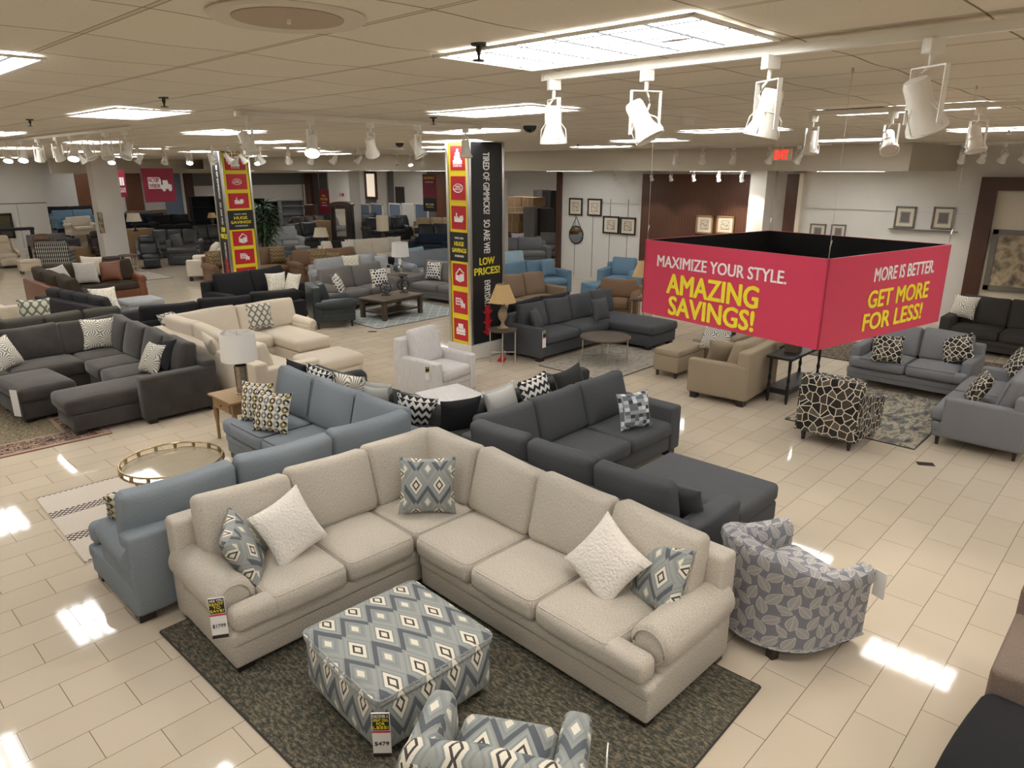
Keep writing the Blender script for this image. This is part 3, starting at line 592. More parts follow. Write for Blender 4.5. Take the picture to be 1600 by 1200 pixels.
def back_cushion(t, T, w_, th, h, m, pipe=False, k=3):
    w_, th, h = q_(w_), q_(th), q_(h)
    def mk():
        def fn(x, y, z):
            f = (z+h/2)/h; y2 = y*(1.14-.36*f); z2 = z+.012*f*abs(2*x/w_)**3-.010*f*sin(5*x+w_*9)
            return (x*(1-.012*f), y2, z2)
        return MB().box(-w_/2, w_/2, -th/2, th/2, 0, h, .052, k, (.010, .05, .008), fn=fn).mesh('back_cushion', m)
    c = ob('back_cushion', cached(('bc', w_, th, h, m.name), mk), None, t, T @ Matrix.Rotation(R(random.uniform(-1.6, 1.6)), 4, 'Y') @ Matrix.Rotation(R(random.uniform(-2, 2)), 4, 'Z'))
    if pipe:
        i = .016; pm = cached(('bp', w_, th, h, m.name), lambda: MB().tube([(x, -th/2*(1.14-.36*(y+h/2)/h)+.015, y+h/2+.012*((y+h/2)/h)*abs(2*x/w_)**3-.010*((y+h/2)/h)*sin(5*x+w_*9)) for x, y, z in subdiv(loop_rr(w_-2*i, h-2*i, .06, 0))], .006, 5, True).mesh('piping', M[pipe] if isinstance(pipe, str) else m))
        ob('piping', pm, None, c)
    return c
def arm_mesh(kind, aw, ah, y0, y1, lh, side):
    b = MB(); L = y1-y0
    if kind == 'track': b.box(0, aw, y0, y1, lh, ah, .035, 1, (.004, .004, .008))
    elif kind == 'roll':
        rr = aw*.56; b.box(.03, aw, y0+.02, y1, lh, ah-rr*.8, .03)
        T = Tr(aw*.40, y0, ah-rr, 0, -90) ; b.lathe([(0, -.004), (rr*.55, -.004), (rr*.82, .004), (rr*.97, .03), (rr, .07), (rr*1.02, L*.5), (rr*.97, L-.05), (rr*.7, L), (0, L)], 24, T)
    elif kind == 'low':
        rr = aw*.5; b.box(.02, aw, y0+.02, y1, lh, ah-rr, .04); T = Tr(aw*.42, y0, ah-rr, 0, -90); b.lathe([(0, 0), (rr*.6, 0), (rr*.93, .04), (rr, .12), (rr*1.1, L*.6), (rr*1.2, L), (0, L)], 18, T)
    elif kind == 'slope':
        P = [(y0, lh), (y1, lh), (y1, ah+.12), (y1-.22, ah+.10), (y0+.25, ah), (y0, ah-.03)]; P = P[::-1]
        T = Matrix(((0, 0, 1, 0), (1, 0, 0, 0), (0, 1, 0, 0), (0, 0, 0, 1))); b.prism(P, 0, aw, T)
    return b
def run(t, T, L, m, D=1.0, n=3, nb=None, sh=.46, bh=.92, ct=.17, armL=None, armR=None, aw=.2, ah=.63, lh=.07, leg='block', lm=None, pipe=False, ext=0, corner=False, chaise=None, bt=.2, bp=None, ay=.0, tc=False, cm_=None, over=True, k=3, base=True, bk=True, lean=11, pm=None):
    lm = lm or M['espresso']; bp = bp or bh-.14; cm_ = cm_ or m; nb = nb or n
    x0 = aw if armL else 0; x1 = L-(aw if armR else 0)
    xs1 = L-D if corner else x1
    b = MB(); b.box(.01, L-.01, .03, D-.02, lh, sh-ct, .025)
    b.box(-ext, L-.015, D-.19, D, lh, bp, .035, 1)
    if pipe: b.box(.0, L, .018, .12, sh-ct-.11, sh-ct+.005, .035)
    if chaise:
        cw = (xs1-x0)/n; a = (x0 if chaise[0] == 'L' else x1-cw); b.box(a+.01, a+cw-.005, -chaise[1]+.03, .2, lh, sh-ct, .025)
    ob('frame', b, m, t, T)
    for kind, left in ((armL, 1), (armR, 0)):
        if kind:
            am = cached(('arm', kind, aw, ah, ay, D, lh, left, m.name), lambda: _arm(kind, aw, ah, ay, D, lh, left).mesh('arm', m))
            a = ob('arm', am, None, t, T @ Matrix.Translation((0 if left else L, 0, 0)))
            if kind == 'roll':
                rr = aw*.56; s = MB(); cx = aw*.40*(1 if left else -1); s.tube([(cx+rr*.74*cos(q), ay-.004, ah-rr+rr*.74*sin(q)) for q in [2*PI*i/22 for i in range(22)]], .008, 6, True); ob('arm_scroll', s, m, a)
    cw = (xs1-x0)/n; sd = D-.27
    for i in range(n):
        ch = chaise and ((chaise[0] == 'L' and i == 0) or (chaise[0] == 'R' and i == n-1))
        dd = sd+(chaise[1] if ch else 0)
        tq = 0
        if tc and armL and i == 0: tq = -(x0-.02)
        if tc and armR and i == n-1 and not corner: tq = L-x1-.02
        seat_cushion(t, T @ Tr(x0+cw*(i+.5), sd-dd/2-.02-(0 if not tq else 0), sh-ct, random.uniform(-.5, .5)), cw-.012, dd, ct, cm_, pipe, k=k, tc=tq)
    if corner: seat_cushion(t, T @ Tr(L-D+(D-.27)/2, sd/2, sh-ct), D-.285, sd, ct, cm_, pipe, k=k)
    if bk:
        b0 = -ext if ext else (x0-(.14 if over and armL in ('roll', 'low') else 0)); b1 = L-.22 if corner else (x1+(.14 if over and armR in ('roll', 'low') else 0)); bw = (b1-b0)/nb
        for i in range(nb): back_cushion(t, T @ Tr(b0+bw*(i+.5), D-.19-bt*.62, sh-.02, 0, -lean), bw-.008, bt, bh-sh+.04, cm_, pipe if pm is None else pm, k)
    if leg:
        for x, y in ((.09, .1), (L-.09, .1), (.09, D-.1), (L-.09, D-.1)):
            lb = cached(('leg', leg, lh, lm.name), lambda: (MB().box(-.06, .06, -.05, .05, 0, lh+.01) if leg == 'block' else MB().lathe([(.022, 0), (.036, lh+.01)], 4) if leg == 'taper' else MB().lathe([(.018, 0), (.03, .03), (.018, .05), (.036, lh+.01)], 10)).mesh('leg', lm))
            ob('leg', lb, None, t, T @ Tr(x, y, 0, 45 if leg == 'taper' else 0))
        if chaise:
            a = (x0 if chaise[0] == 'L' else x1-(xs1-x0)/n); w_ = (xs1-x0)/n
            for x in (a+.09, a+w_-.09): ob('leg', lb, None, t, T @ Tr(x, -chaise[1]+.12, 0))
def _arm(kind, aw, ah, ay, D, lh, left):
    b = arm_mesh(kind, aw, ah, ay, D-.03, lh, left)
    if not left: b.v = [(-x, y, z) for x, y, z in b.v]
    return b
def sofa(name, label, cat, x, y, rz, L, m, D=.95, group=None, **kw):
    """x, y: middle of the footprint"""
    t = thing(name, label, cat, (x, y, 0), rz, group); run(t, Tr(-L/2, -D/2), L, m, D, **kw); return t
def lsec(name, label, x, y, rz, m, LA, LB, A, B, D=1.0, **kw):
    t = thing(name, label, 'sectional sofa', (x, y, 0), rz)
    run(t, Tr(-LA, -D), LA, m, D, corner=True, **{**kw, **A}); run(t, Tr(-D, -D, 0, -90), LB, m, D, ext=D-.24, **{**kw, **B}); return t
PMESH = {}
def pil(label, m, px, py, z, size, az, lean=22, roll=0, th=.17, h=None, back=None):
    """a throw pillow standing at picture point px, py, at height z, its face turned to az"""
    p = at(px, py, z) if py is not None else Vector(px); h = h or size
    me = cached(('pil', size, h, th, m.name), lambda: MB().pillow(size, h, th).mesh('throw_pillow', m))
    T = Tr(p.x, p.y, p.z, az) @ Matrix.Rotation(R(90-lean), 4, 'Y') @ Matrix.Rotation(R(90+roll), 4, 'Z')
    return tag(ob('throw_pillow', me, None, None, T), label, 'pillow')
def rug(label, m, x, y, lx, ly, rz=0, fringe=None):
    t = thing('area_rug', label, 'rug', (x, y, 0), rz); ob('pile', MB().box(-lx/2, lx/2, -ly/2, ly/2, 0, .012, .005, 1), m, t)
    b = MB(); b.tube(loop_rr(lx, ly, .01, .006), .008, 5, True); ob('edging', b, fringe or M['dgrey'], t); return t
def card(label, px, py, z, w_, h, az, lines=(), lean=0, price=None, pos=None):
    """hang tag: black header with yellow words, white body with a price"""
    p = Vector(pos) if pos else at(px, py, z); t = thing('price_tag', label, 'price tag', p, az+90)
    b = MB(); b.box(-w_/2, w_/2, -.003, .003, -h/2, h/2); ob('card', b, M['plastic'], t)
    if lines:
        b = MB(); b.box(-w_/2+.004, w_/2-.004, -.006, -.003, h*.12, h/2-.005); ob('header', b, M['blackp'], t)
        b = MB(); b.box(-w_/2, w_/2, -.006, -.003, h*.06, h*.10); ob('stripe', b, M['pink'], t)
    for i, s in enumerate(lines): text(s, h*.09, M['ytext'] if i else M['wtext'], t, Tr(0, -.0075, h*.44-i*h*.085, 0, 90), w_*(.45 if len(s) < 4 else .84), 0, height=h*.062)
    if price:
        text(price, h*.12, M['blackp'], t, Tr(0, -.0045, -h*.2, 0, 90), w_*.8, 0, height=h*.10); b = MB(); b.box(-w_/2, w_/2, -.006, -.003, -h/2, -h*.42); ob('footer', b, M['blackp'], t)
    return t
# ---------------------------------------------------------------- the beige sectional group in front
BZ = M['beige']
lsec('sectional_sofa', 'large beige chenille corner sectional with rolled arms on the grey-green rug', 4.16, 5.0, -1.5, BZ, 2.52, 2.2, dict(armL='roll', n=2, nb=3), dict(armR='roll', n=3, nb=4), D=1.02, aw=.27, ah=.64, sh=.5, bh=.98, ct=.18, bt=.22, pipe=True, ay=.16, tc=True, lh=.05, bp=.84)
rug('grey-green mottled rug under the beige sectional', M['shag'], 2.70, 3.22, 2.42, 3.5, 1)
pil('diamond-patterned blue grey pillow against the left arm of the beige sectional', M['diamp'], 380, 856, .68, .47, -35, 26, 6, .18)
pil('white rippled pillow tilted on the left side of the beige sectional', M['wavy'], 452, 824, .72, .47, -84, 28, 12, .18)
pil('diamond-patterned pillow in the corner of the beige sectional', M['diamp'], 668, 758, .74, .48, -128, 24, -3, .17)
pil('white rippled pillow tilted on the right side of the beige sectional', M['wavy'], 947, 876, .72, .47, 186, 28, 60, .18)
pil('diamond-patterned pillow against the right arm of the beige sectional', M['diamp'], 1032, 898, .69, .47, 158, 26, 10, .18)
card('price tag reading 1799 on the left arm of the beige sectional', 340, 955, .42, .10, .30, -122, ('ARE YOU', 'READY', 'TO', 'SAVE?'), price='$1799', pos=(1.575, 4.13, .46))
# ottoman
t = thing('ottoman', 'square diamond-patterned ottoman with rounded corners in front of the beige sectional', 'ottoman', (2.28, 3.16, 0), -3)
def bulge(x, y, z): f = 1-(z/.2)**2; return (x*(1+.02*f), y*(1+.02*f), z)
b = MB(); b.box(-.425, .425, -.425, .425, .07, .45, .055, 3, (.035, .035, 0)); ob('body', b, M['diam'], t)
b = MB(); b.box(-.43, .43, -.43, .43, .39, .468, .035, 4, (.03, .03, .03)); tp = ob('top_cushion', b, M['diam'], t); b = MB(); b.tube([(x*(1+.0*0), y, z) for x, y, z in subdiv(loop_rr(.868, .868, .05, .452), 4)], .009, 6, True); ob('piping', b, M['diam'], tp)
for x in (-.34, .34):
    for y in (-.34, .34): ob('foot', cached('bun', lambda: MB().lathe([(.03, 0), (.045, .02), (.045, .05), (.035, .085)], 12).mesh('foot', M['espresso'])), None, t, Tr(x, y, 0))
card('price tag reading 479 hanging on the front corner of the diamond ottoman', 586, 1140, .28, .10, .29, -135, ('DISCOVER A', 'GREAT DEAL', 'FOR', 'LESS!'), price='$479', pos=(1.80, 2.69, .30))
# diamond chair
t = thing('swivel_chair', 'diamond-patterned armchair seen from behind at the bottom edge of the picture', 'armchair', (1.90, 1.92, 0), 121)
W_ = M['diamc']
b = MB(); b.box(-.37, .37, -.36, .22, .08, .34, .05, 1); ob('frame', b, W_, t); ob('base', MB().lathe([(.24, 0), (.26, .02), (.24, .04), (.06, .09)], 20), M['espresso'], t)
seat_cushion(t, Tr(0, -.13, .33), .5, .52, .16, W_, True)
for s in (-1, 1):
    b = MB(); b.box(-.075, .075, -.36, .20, .08, .64, .05, 2, (.006, .01, .02)); ob('arm', b, W_, t, Tr(s*.325, 0, 0, 0, 0, s*3))
b = MB(); b.box(-.37, .37, -.09, .09, .1, .82, .07, 4, (.01, .03, .05)); bk = ob('backrest', b, W_, t, Tr(0, .17, 0, 0, -5)); b = MB(); b.tube(subdiv([(x, -.055, z) for x, z in ((-.34, .46), (-.34, .76), (-.28, .805), (0, .845), (.28, .805), (.34, .76), (.34, .46))])[:-5], .008, 6); ob('piping', b, W_, bk)
card('white hang tag on the right arm of the diamond armchair', 0, 0, 0, .09, .24, -58+0, (), pos=(2.285, 1.545, .5))
# leaf barrel chair
t = thing('barrel_chair', 'grey barrel chair with pale leaf print behind the right arm of the beige sectional', 'armchair', (4.66, 1.69, 0), 68)
def barrel(m):
    P = [(-.36, -.37, -1, 0), (-.37, -.2, -1, 0)]+[(-.37*cos(a), .02+.37*sin(a), -cos(a), sin(a)) for a in [PI*i/16 for i in range(17)]]+[(.37, -.2, 1, 0), (.36, -.37, 1, 0)]
    V = []; F = []; n = len(P)
    for i, (x, y, nx, ny) in enumerate(P):
        f = sin(PI*max(0, min(1, (i-1)/(n-3))))**1.3; h = .62+.20*f
        sec = [(.05, .10), (.055, .3), (.06, h-.13), (.085, h-.07), (.075, h-.01), (.03, h+.02), (-.03, h+.005), (-.065, h-.05), (-.06, h-.14), (-.05, .3), (-.05, .1)]
        for d, z in sec: V.append((x+nx*d, y+ny*d, z))
    k = 11
    for i in range(n-1):
        for j in range(k): F.append((i*k+j, i*k+(j+1) % k, (i+1)*k+(j+1) % k, (i+1)*k+j))
    F.append(tuple(range(k))); F.append(tuple((n-1)*k+j for j in reversed(range(k)))); return MB().add(V, F)
ob('barrel_back', barrel(M['leaf']), M['leaf'], t); b = MB(); b.prism([(x, y) for x, y in [(-.35, -.38)]+[(-.36*cos(a), .02+.36*sin(a)) for a in [PI*i/14 for i in range(15)]]+[(.35, -.38)]], .10, .33); ob('frame', b, M['leaf'], t)
b = MB(); b.tube([(-.42, -.37, .10)]+[(-.425*cos(a), .02+.425*sin(a), .10) for a in [PI*i/18 for i in range(19)]]+[(.42, -.37, .10)], .008, 6); ob('piping', b, M['leaf'], t)
seat_cushion(t, Tr(0, -.08, .31), .60, .62, .15, M['leaf'], True)
for x, y in ((-.32, -.3), (.32, -.3), (-.25, .3), (.25, .3)): ob('leg', cached('lleg', lambda: MB().box(-.03, .03, -.03, .03, 0, .11).mesh('leg', M['espresso'])), None, t, Tr(x, y, 0))
card('white hang tag on the arm of the leaf print chair', 0, 0, 0, .09, .2, -20, (), pos=(4.885, 1.12, .50))
# lower right corner
sofa('sofa', 'brown grey tweed sofa cut by the right edge of the picture', 'sofa', 4.64, -.17, -90, 1.05, M['bwn'], D=.9, n=1, armL='track', bh=.85, bp=.8)
t = thing('leather_ottoman', 'black ottoman with soft top in the lower right corner', 'ottoman', (3.74, -.16, 0), -4); b = MB(); b.box(-.42, .42, -.54, .54, .08, .32, .04, 1); ob('body', b, M['black'], t); seat_cushion(t, Tr(0, 0, .31), .86, 1.1, .2, M['black'], False, 'top_cushion', .07, .05)
# ---------------------------------------------------------------- pinwheel of sectionals behind
lsec('sectional_sofa', 'blue-grey corner sectional with low rolled arms behind the beige sectional', 4.34, 5.11, -90, M['blue'], 2.7, 1.95, dict(armL='low', n=2, nb=3), dict(armR='low', n=2, nb=3), D=1.02, aw=.2, ah=.64, sh=.5, bh=.97, bt=.2, ct=.19, pipe='char', ay=.30, tc=True, lh=.07, bp=.72)
pil('ring-patterned pillow in front on the far end of the blue-grey sectional', M['rings'], 425, 644, .72, .46, 205, 20, 0)
pil('ring-patterned pillow behind another at the far end of the blue-grey sectional', M['rings'], 402, 628, .74, .46, 200, 14, 3)
pil('ring-patterned pillow lying against the near back of the blue-grey sectional', M['rings'], (1.66, 5.72, .70), None, 0, .44, 80, 35, 0); pil('ring-patterned pillow near the round metal tray table', M['rings'], (2.22, 5.74, .68), None, 0, .44, 92, 35, 0); pil('ring-patterned pillow tucked into the blue-grey corner', M['rings'], 590, 665, .68, .42, 140, 20, 0)
lsec('sectional_sofa', 'charcoal corner sectional with square arms right behind the beige sectional', 4.25, 4.985, 90, M['char'], 2.66, 1.85, dict(armL='track', n=1, nb=3), dict(armR='track', n=2, nb=3), D=1.0, aw=.2, ah=.62, sh=.46, bh=.92, bt=.2, ct=.17, lh=.09, bp=.72)
t = thing('ottoman', 'large charcoal rectangular ottoman joined to the charcoal sectional', 'ottoman', (5.69, 2.94, 0), 0); b = MB(); b.box(-.40, .40, -.58, .58, .10, .30, .03, 1); ob('body', b, M['char'], t); seat_cushion(t, Tr(0, 0, .30), .82, 1.17, .17, M['char'], False, 'top_cushion', .045, .02)
for x in (-.33, .33):
    for y in (-.5, .5): ob('leg', cached('oleg', lambda: MB().lathe([(.022, 0), (.034, .11)], 4).mesh('leg', M['dwood'])), None, t, Tr(x, y, 0))
pil('grey blue patchwork pillow beside the right arm of the charcoal sectional', M['block'], 991, 641, .68, .42, -112, 18, 0); pil('charcoal pillow with pale piping on the near end of the charcoal sectional', M['char'], 1062, 783, .66, .44, 5, 30, 0)
lsec('sectional_sofa', 'dark green-grey sectional facing away behind the charcoal and blue-grey sectionals', 4.39, 5.05, 180, M['green'], 2.62, 1.95, dict(armL='low', n=2, nb=3), dict(armR='low', n=2, nb=3), D=1.0, aw=.22, ah=.66, sh=.45, bh=.84, bt=.2, lh=.06, bp=.66)
for lab, m, px, py, z, s, az, ro in (('black pillow at the left end of the dark green-grey sectional', 'black', 470, 590, .80, .44, 0, 0), ('blue black chevron pillow at the left of the dark green-grey sectional', 'chev', 503, 598, .80, .44, 10, 8), ('pale textured throw pillow on the dark green-grey sectional', 'fan', 552, 612, .80, .46, 15, 0), ('grey fur pillow left of the chevron one behind the blue-grey corner', 'ombre', 592, 622, .76, .42, 20, 0), ('black and white chevron pillow behind the blue-grey corner', 'chev', 650, 645, .78, .44, 40, 10),
    ('black velvet pillow with dark piping behind the charcoal corner', 'black', 718, 652, .78, .46, 70, 0), ('grey ombre fur pillow behind the charcoal sectional', 'ombre', 785, 634, .80, .46, -95, 6), ('bold black and white chevron pillow behind the charcoal sectional', 'chev', 838, 616, .82, .44, -100, 10), ('black pillow with pointed corner behind the charcoal sectional', 'green', 892, 604, .82, .46, -95, 8)):
    pil(lab, M[m], px, py, z, s, az, 14, ro)
# white chair and ottoman
sofa('armchair', 'white and grey striped armchair standing alone near the right column', 'armchair', 6.72, 7.98, 6, .86, M['white'], D=.9, n=1, armL='track', armR='track', aw=.13, ah=.60, sh=.47, bh=.96, bt=.16, bp=.86, lh=.04, leg=None, pipe=True)
t = thing('ottoman', 'white and grey striped ottoman in front of the striped armchair', 'ottoman', (5.86, 6.58, 0), -8); b = MB(); b.box(-.36, .36, -.46, .46, .05, .3, .03, 1); ob('body', b, M['white'], t); seat_cushion(t, Tr(0, 0, .29), .74, .94, .16, M['white'], 'mgrey', 'top_cushion', .05, .02)
card('black and white tag on the arm of the striped armchair', 668, 583, .45, .08, .2, -104, ('LOW', 'PRICE'))
# ---------------------------------------------------------------- left middle: wood table, lamp, glass table
t = thing('end_table', 'light oak end table with one drawer behind the blue-grey sectional', 'table', (3.80, 8.22, 0), 0); b = MB(); b.box(-.31, .31, -.31, .31, .57, .60, .008); ob('tabletop', b, M['oak'], t)
b = MB(); b.box(-.27, .27, -.27, .27, .43, .57); ob('apron', b, M['oak'], t); b = MB(); b.box(-.285, -.27, -.2, .2, .445, .56, .004); dr = ob('drawer', b, M['oak'], t); ob('knob', MB().lathe([(.006, 0), (.013, .012), (0, .02)], 10), M['iron'], dr, Tr(-.285, 0, .5, 0, 0, -90))
for x in (-.25, .25):
    for y in (-.25, .25): ob('leg', cached('ol', lambda: MB().lathe([(.018, 0), (.022, .03), (.02, .2), (.034, .36), (.03, .43)], 10).mesh('leg', M['oak'])), None, t, Tr(x, y, 0))
def lamp(label, x, y, z, body, shade, h, r0, r1, sh0, prof, name='table_lamp', m=None, finial=True):
    t = thing(name, label, 'lamp', (x, y, z)); ob('lamp_base', MB().lathe(prof, 20), body, t)
    s = MB(); s.lathe([(r0, sh0), (r1, h), (r1-.004, h), (r0-.004, sh0)], 32); ob('lamp_shade', s, shade, t); b = MB(); b.cyl((0, 0, prof[-1][1]), (0, 0, h+.03), .006); b.cyl((-r1, 0, h-.01), (r1, 0, h-.01), .003, n=5); b.cyl((0, -r1, h-.01), (0, r1, h-.01), .003, n=5); ob('stem', b, M['steel'], t); return t
lamp('table lamp with white drum shade and hammered silver base on the oak end table', 3.80, 8.2, .60, M['merc'], M['shade'], .77, .215, .205, .43, [(.0, 0), (.085, 0), (.085, .015), (.075, .02), (.078, .36), (.05, .385), (.012, .39), (.01, .44)])
t = thing('tray_table', 'round bronze tray table with smoked glass top left of the blue-grey sectional', 'table', (2.37, 6.82, 0), 20)
b = MB(); b.tube([(.46*cos(a), .46*sin(a), .50) for a in [2*PI*i/48 for i in range(48)]], .012, 6, True); b.tube([(.46*cos(a), .46*sin(a), .555) for a in [2*PI*i/48 for i in range(48)]], .010, 6, True)
for i in range(16): a = 2*PI*i/16; b.cyl((.46*cos(a), .46*sin(a), .5), (.46*cos(a), .46*sin(a), .555), .018, n=6)
ob('gallery_rail', b, M['brass'], t); ob('glass_top', MB().lathe([(0, .497), (.455, .497), (.455, .505), (0, .505)], 40), M['glass'], t)
for i in range(4): a = 2*PI*i/4; b = MB(); b.tube([(.44*cos(a), .44*sin(a), .5), (.3*cos(a), .3*sin(a), .25), (.40*cos(a), .40*sin(a), 0)], .012, 6); ob('leg', b, M['brass'], t)
b = MB(); b.tube([(.3*cos(a), .3*sin(a), .25) for a in [2*PI*i/24 for i in range(24)]], .008, 6, True); ob('stretcher', b, M['brass'], t)
rug('cream rug with dark woven bands under the bronze tray table', M['creamrug'], 2.28, 7.25, 1.7, 1.75, -2, M['creamrug'])
# ---------------------------------------------------------------- dark velvet sectional with ottoman, left
V_ = M['velvet']
lsec('sectional_sofa', 'dark taupe velvet corner sectional with chaise on the patterned red rug', 4.12, 12.95, 0, V_, 2.9, 2.32, dict(n=2, nb=3), dict(armR='track', n=3, nb=4, chaise=('R', .82)), D=1.02, aw=.2, ah=.64, sh=.48, bh=.95, bt=.24, ct=.2, lh=.06, bp=.72, k=3)
t = thing('ottoman', 'dark taupe velvet storage ottoman with white tag at the left', 'ottoman', (2.29, 11.32, 0), 4); b = MB(); b.box(-.33, .33, -.5, .5, .06, .3, .03, 1); ob('body', b, V_, t); seat_cushion(t, Tr(0, 0, .29), .70, 1.06, .2, V_, False, 'top_cushion', .07, .03)
for x in (-.25, .25):
    for y in (-.4, .4): ob('foot', cached('vf', lambda: MB().box(-.05, .05, -.05, .05, 0, .07).mesh('foot', M['espresso'])), None, t, Tr(x, y, 0))
card('white tag hanging on the velvet ottoman', 44, 628, .30, .11, .36, -150, (), pos=(1.93, 10.82, .32))
rug('reddish patterned oriental rug at the left edge', M['persian'], 1.28, 11.72, 3.0, 4.0, -3, M['rust'])
pil('cream fan-print pillow in the middle of the velvet sectional', M['fan'], 155, 521, .74, .5, -100, 18, -2); pil('cream fan-print pillow at the left edge on the velvet sectional', M['fan'], 4, 553, .70, .48, -60, 25, 8); pil('cream fan-print pillow leaning under a black one on the velvet chaise', M['fan'], 238, 560, .70, .46, 190, 30, 0); pil('black fur pillow on the velvet chaise by the arm', M['black'], 260, 555, .74, .48, 172, 25, 10)
# cream sectional
lsec('sectional_sofa', 'cream linen sectional with chaise behind the drum-shade lamp', 4.3, 12.45, 90, M['cream'], 3.6, 1.55, dict(armL='track', n=2, nb=3), dict(armR='low', n=2, nb=2, chaise=('R', .75)), D=1.0, aw=.2, ah=.64, sh=.47, bh=.93, bt=.22, ct=.2, lh=.05, bp=.74)
t = thing('ottoman', 'cream linen ottoman in front of the cream chaise', 'ottoman', (5.9, 9.62, 0), 0); b = MB(); b.box(-.42, .42, -.34, .34, .05, .28, .03, 1); ob('body', b, M['cream'], t); seat_cushion(t, Tr(0, 0, .27), .88, .72, .2, M['cream'], False, 'top_cushion', .06, .03)
pil('grey and cream ogee pillow at the right end of the cream sectional', M['ogee'], 405, 494, .72, .48, -100, 18, 0); pil('grey and cream ogee pillow at the left end of the cream sectional', M['ogee'], 268, 506, .70, .46, -60, 22, 4); pil('plain cream pillow at the near end of the cream sectional', M['cream'], 335, 545, .72, .48, -10, 24, 5)
one('floor_sticker', 'dark floor sticker on the tiles by the grey sofa at the right', 'floor sticker', MB().box(-.09, .09, -.05, .05, 0, .004), M['dleather'], Tr(*at(1446, 725).xy, 0, -60)); one('floor_sticker', 'dark floor sticker on the tiles before the faded grey rug', 'floor sticker', MB().box(-.09, .09, -.05, .05, 0, .004), M['dleather'], Tr(*at(582, 518).xy, 0, -50))
# ---------------------------------------------------------------- right side
Gc = M['cgrey']; kw = dict(sh=.47, bh=.9, armL='track', armR='track', aw=.14, ah=.62, lh=.12, leg='taper', lm=M['espresso'], pipe='char', tc=True, ay=.12)
sofa('loveseat', 'cool grey loveseat facing the mosaic chair under the banner', 'sofa', 11.95, 2.78, -90, 1.66, Gc, D=1.0, n=2, **kw)
sofa('sofa', 'cool grey sofa end at the right edge beside the abstract rug', 'sofa', 10.55, 1.44, 180, 2.1, Gc, D=1.0, n=2, **kw)
for lab, px, py, z, az in (('mosaic print pillow at the right end of the cool grey loveseat', 1496, 545, .70, 165), ('mosaic print pillow at the left end of the cool grey loveseat', 1387, 545, .66, 200), ('mosaic print pillow lying on the near arm end of the cool grey sofa', 1530, 606, .66, 110), ('mosaic print pillow at the far end of the cool grey sofa', 1590, 568, .72, 120)): pil(lab, M['mosp'], px, py, z, .44, az, 28, 25 if px == 1496 else 0)
rug('abstract grey and beige rug between the cool grey sofas', M['absrug'], 10.35, 2.78, 2.35, 1.6, 0)
sofa('armchair', 'black brown and white mosaic print armchair seen from behind', 'armchair', 8.94, 2.82, 88, .74, M['mosaic'], D=.86, n=1, armL='slope', armR='slope', aw=.11, ah=.58, sh=.45, bh=.84, bp=.86, lh=.13, leg='taper', lm=M['espresso'], bt=.14)
sofa('sofa', 'dark brown-grey sofa by the timber portal at the far right', 'sofa', 15.55, 1.85, -90, 2.7, M['dgrey'], D=1.0, n=3, bh=.95, armL='track', armR='track', aw=.18, lh=.08, pipe=True); pil('swirl print pillow at the left end of the dark brown-grey sofa', M['fan'], (15.6, 2.95, .76), None, 0, .45, 170, 20, 0)
rug('brown streaked rug in front of the dark sofa at the far right', M['brownrug'], 13.75, 3.6, 1.6, 3.6, 0)
tn = M['tan']
sofa('loveseat', 'tan loveseat facing away under the left half of the banner', 'sofa', 9.78, 4.68, 184, 1.2, tn, D=.92, n=1, armL='track', armR='track', aw=.14, ah=.6, sh=.44, bh=.86, bp=.8, lh=.09, pipe=True)
pil('tan pillow tilted on the tan loveseat', M['tan'], 1128, 550, .66, .42, 30, 25, 5)
def ott(label, m, x, y, lx, ly, h, rz=0, lh=.1): 
    t = thing('ottoman', label, 'ottoman', (x, y, 0), rz); b = MB(); b.box(-lx/2, lx/2, -ly/2, ly/2, lh, h-.1, .02, 1); ob('body', b, m, t); seat_cushion(t, Tr(0, 0, h-.11), lx, ly, .11, m, True, 'top_cushion', .035, .015)
    for sx in (-1, 1):
        for sy in (-1, 1): ob('leg', cached(('ottleg', lh), lambda: MB().lathe([(.02, 0), (.032, lh+.01)], 4).mesh('leg', M['espresso'])), None, t, Tr(sx*(lx/2-.06), sy*(ly/2-.06), 0, 45))
    return t
ott('tan storage ottoman left of the tan loveseat', tn, 10.25, 5.88, .86, .46, .46)
ott('long tan bench ottoman holding the black tray', tn, 11.5, 5.75, 1.3, .5, .46)
t = thing('serving_tray', 'black serving tray on the long tan bench', 'tray', (11.35, 5.75, .465), 0); b = MB(); b.box(-.26, .26, -.18, .18, 0, .012); ob('base', b, M['blackw'], t); b = MB()
for q in ((-.26, .26, -.18, -.165), (-.26, .26, .165, .18), (-.26, -.245, -.18, .18), (.245, .26, -.18, .18)): b.box(*q, 0, .05)
ob('rim', b, M['blackw'], t)
sofa('loveseat', 'tan loveseat with swirl pillows half hidden by the banner', 'sofa', 13.2, 6.0, -90, 1.5, tn, D=.9, n=2, armL='track', armR='track', aw=.14, bh=.8, pipe=True); pil('swirl print pillow on the half hidden tan loveseat', M['fan'], 1120, 524, .66, .5, 190, 24, 0)
t = thing('console_table', 'black two-tier console table with turned legs behind the tan loveseat', 'table', (10.35, 3.98, 0), 0); b = MB(); b.box(-.62, .62, -.19, .19, .66, .70, .008); ob('tabletop', b, M['blackw'], t); b = MB(); b.box(-.56, .56, -.16, .16, .14, .22); ob('shelf', b, M['blackw'], t)
for x in (-.55, .55):
    for y in (-.14, .14): ob('leg', cached('tl', lambda: MB().lathe([(.014, 0), (.024, .06), (.024, .26), (.016, .30), (.027, .36), (.016, .42), (.022, .5), (.022, .66)], 10).mesh('leg', M['blackw'])), None, t, Tr(x, y, 0))
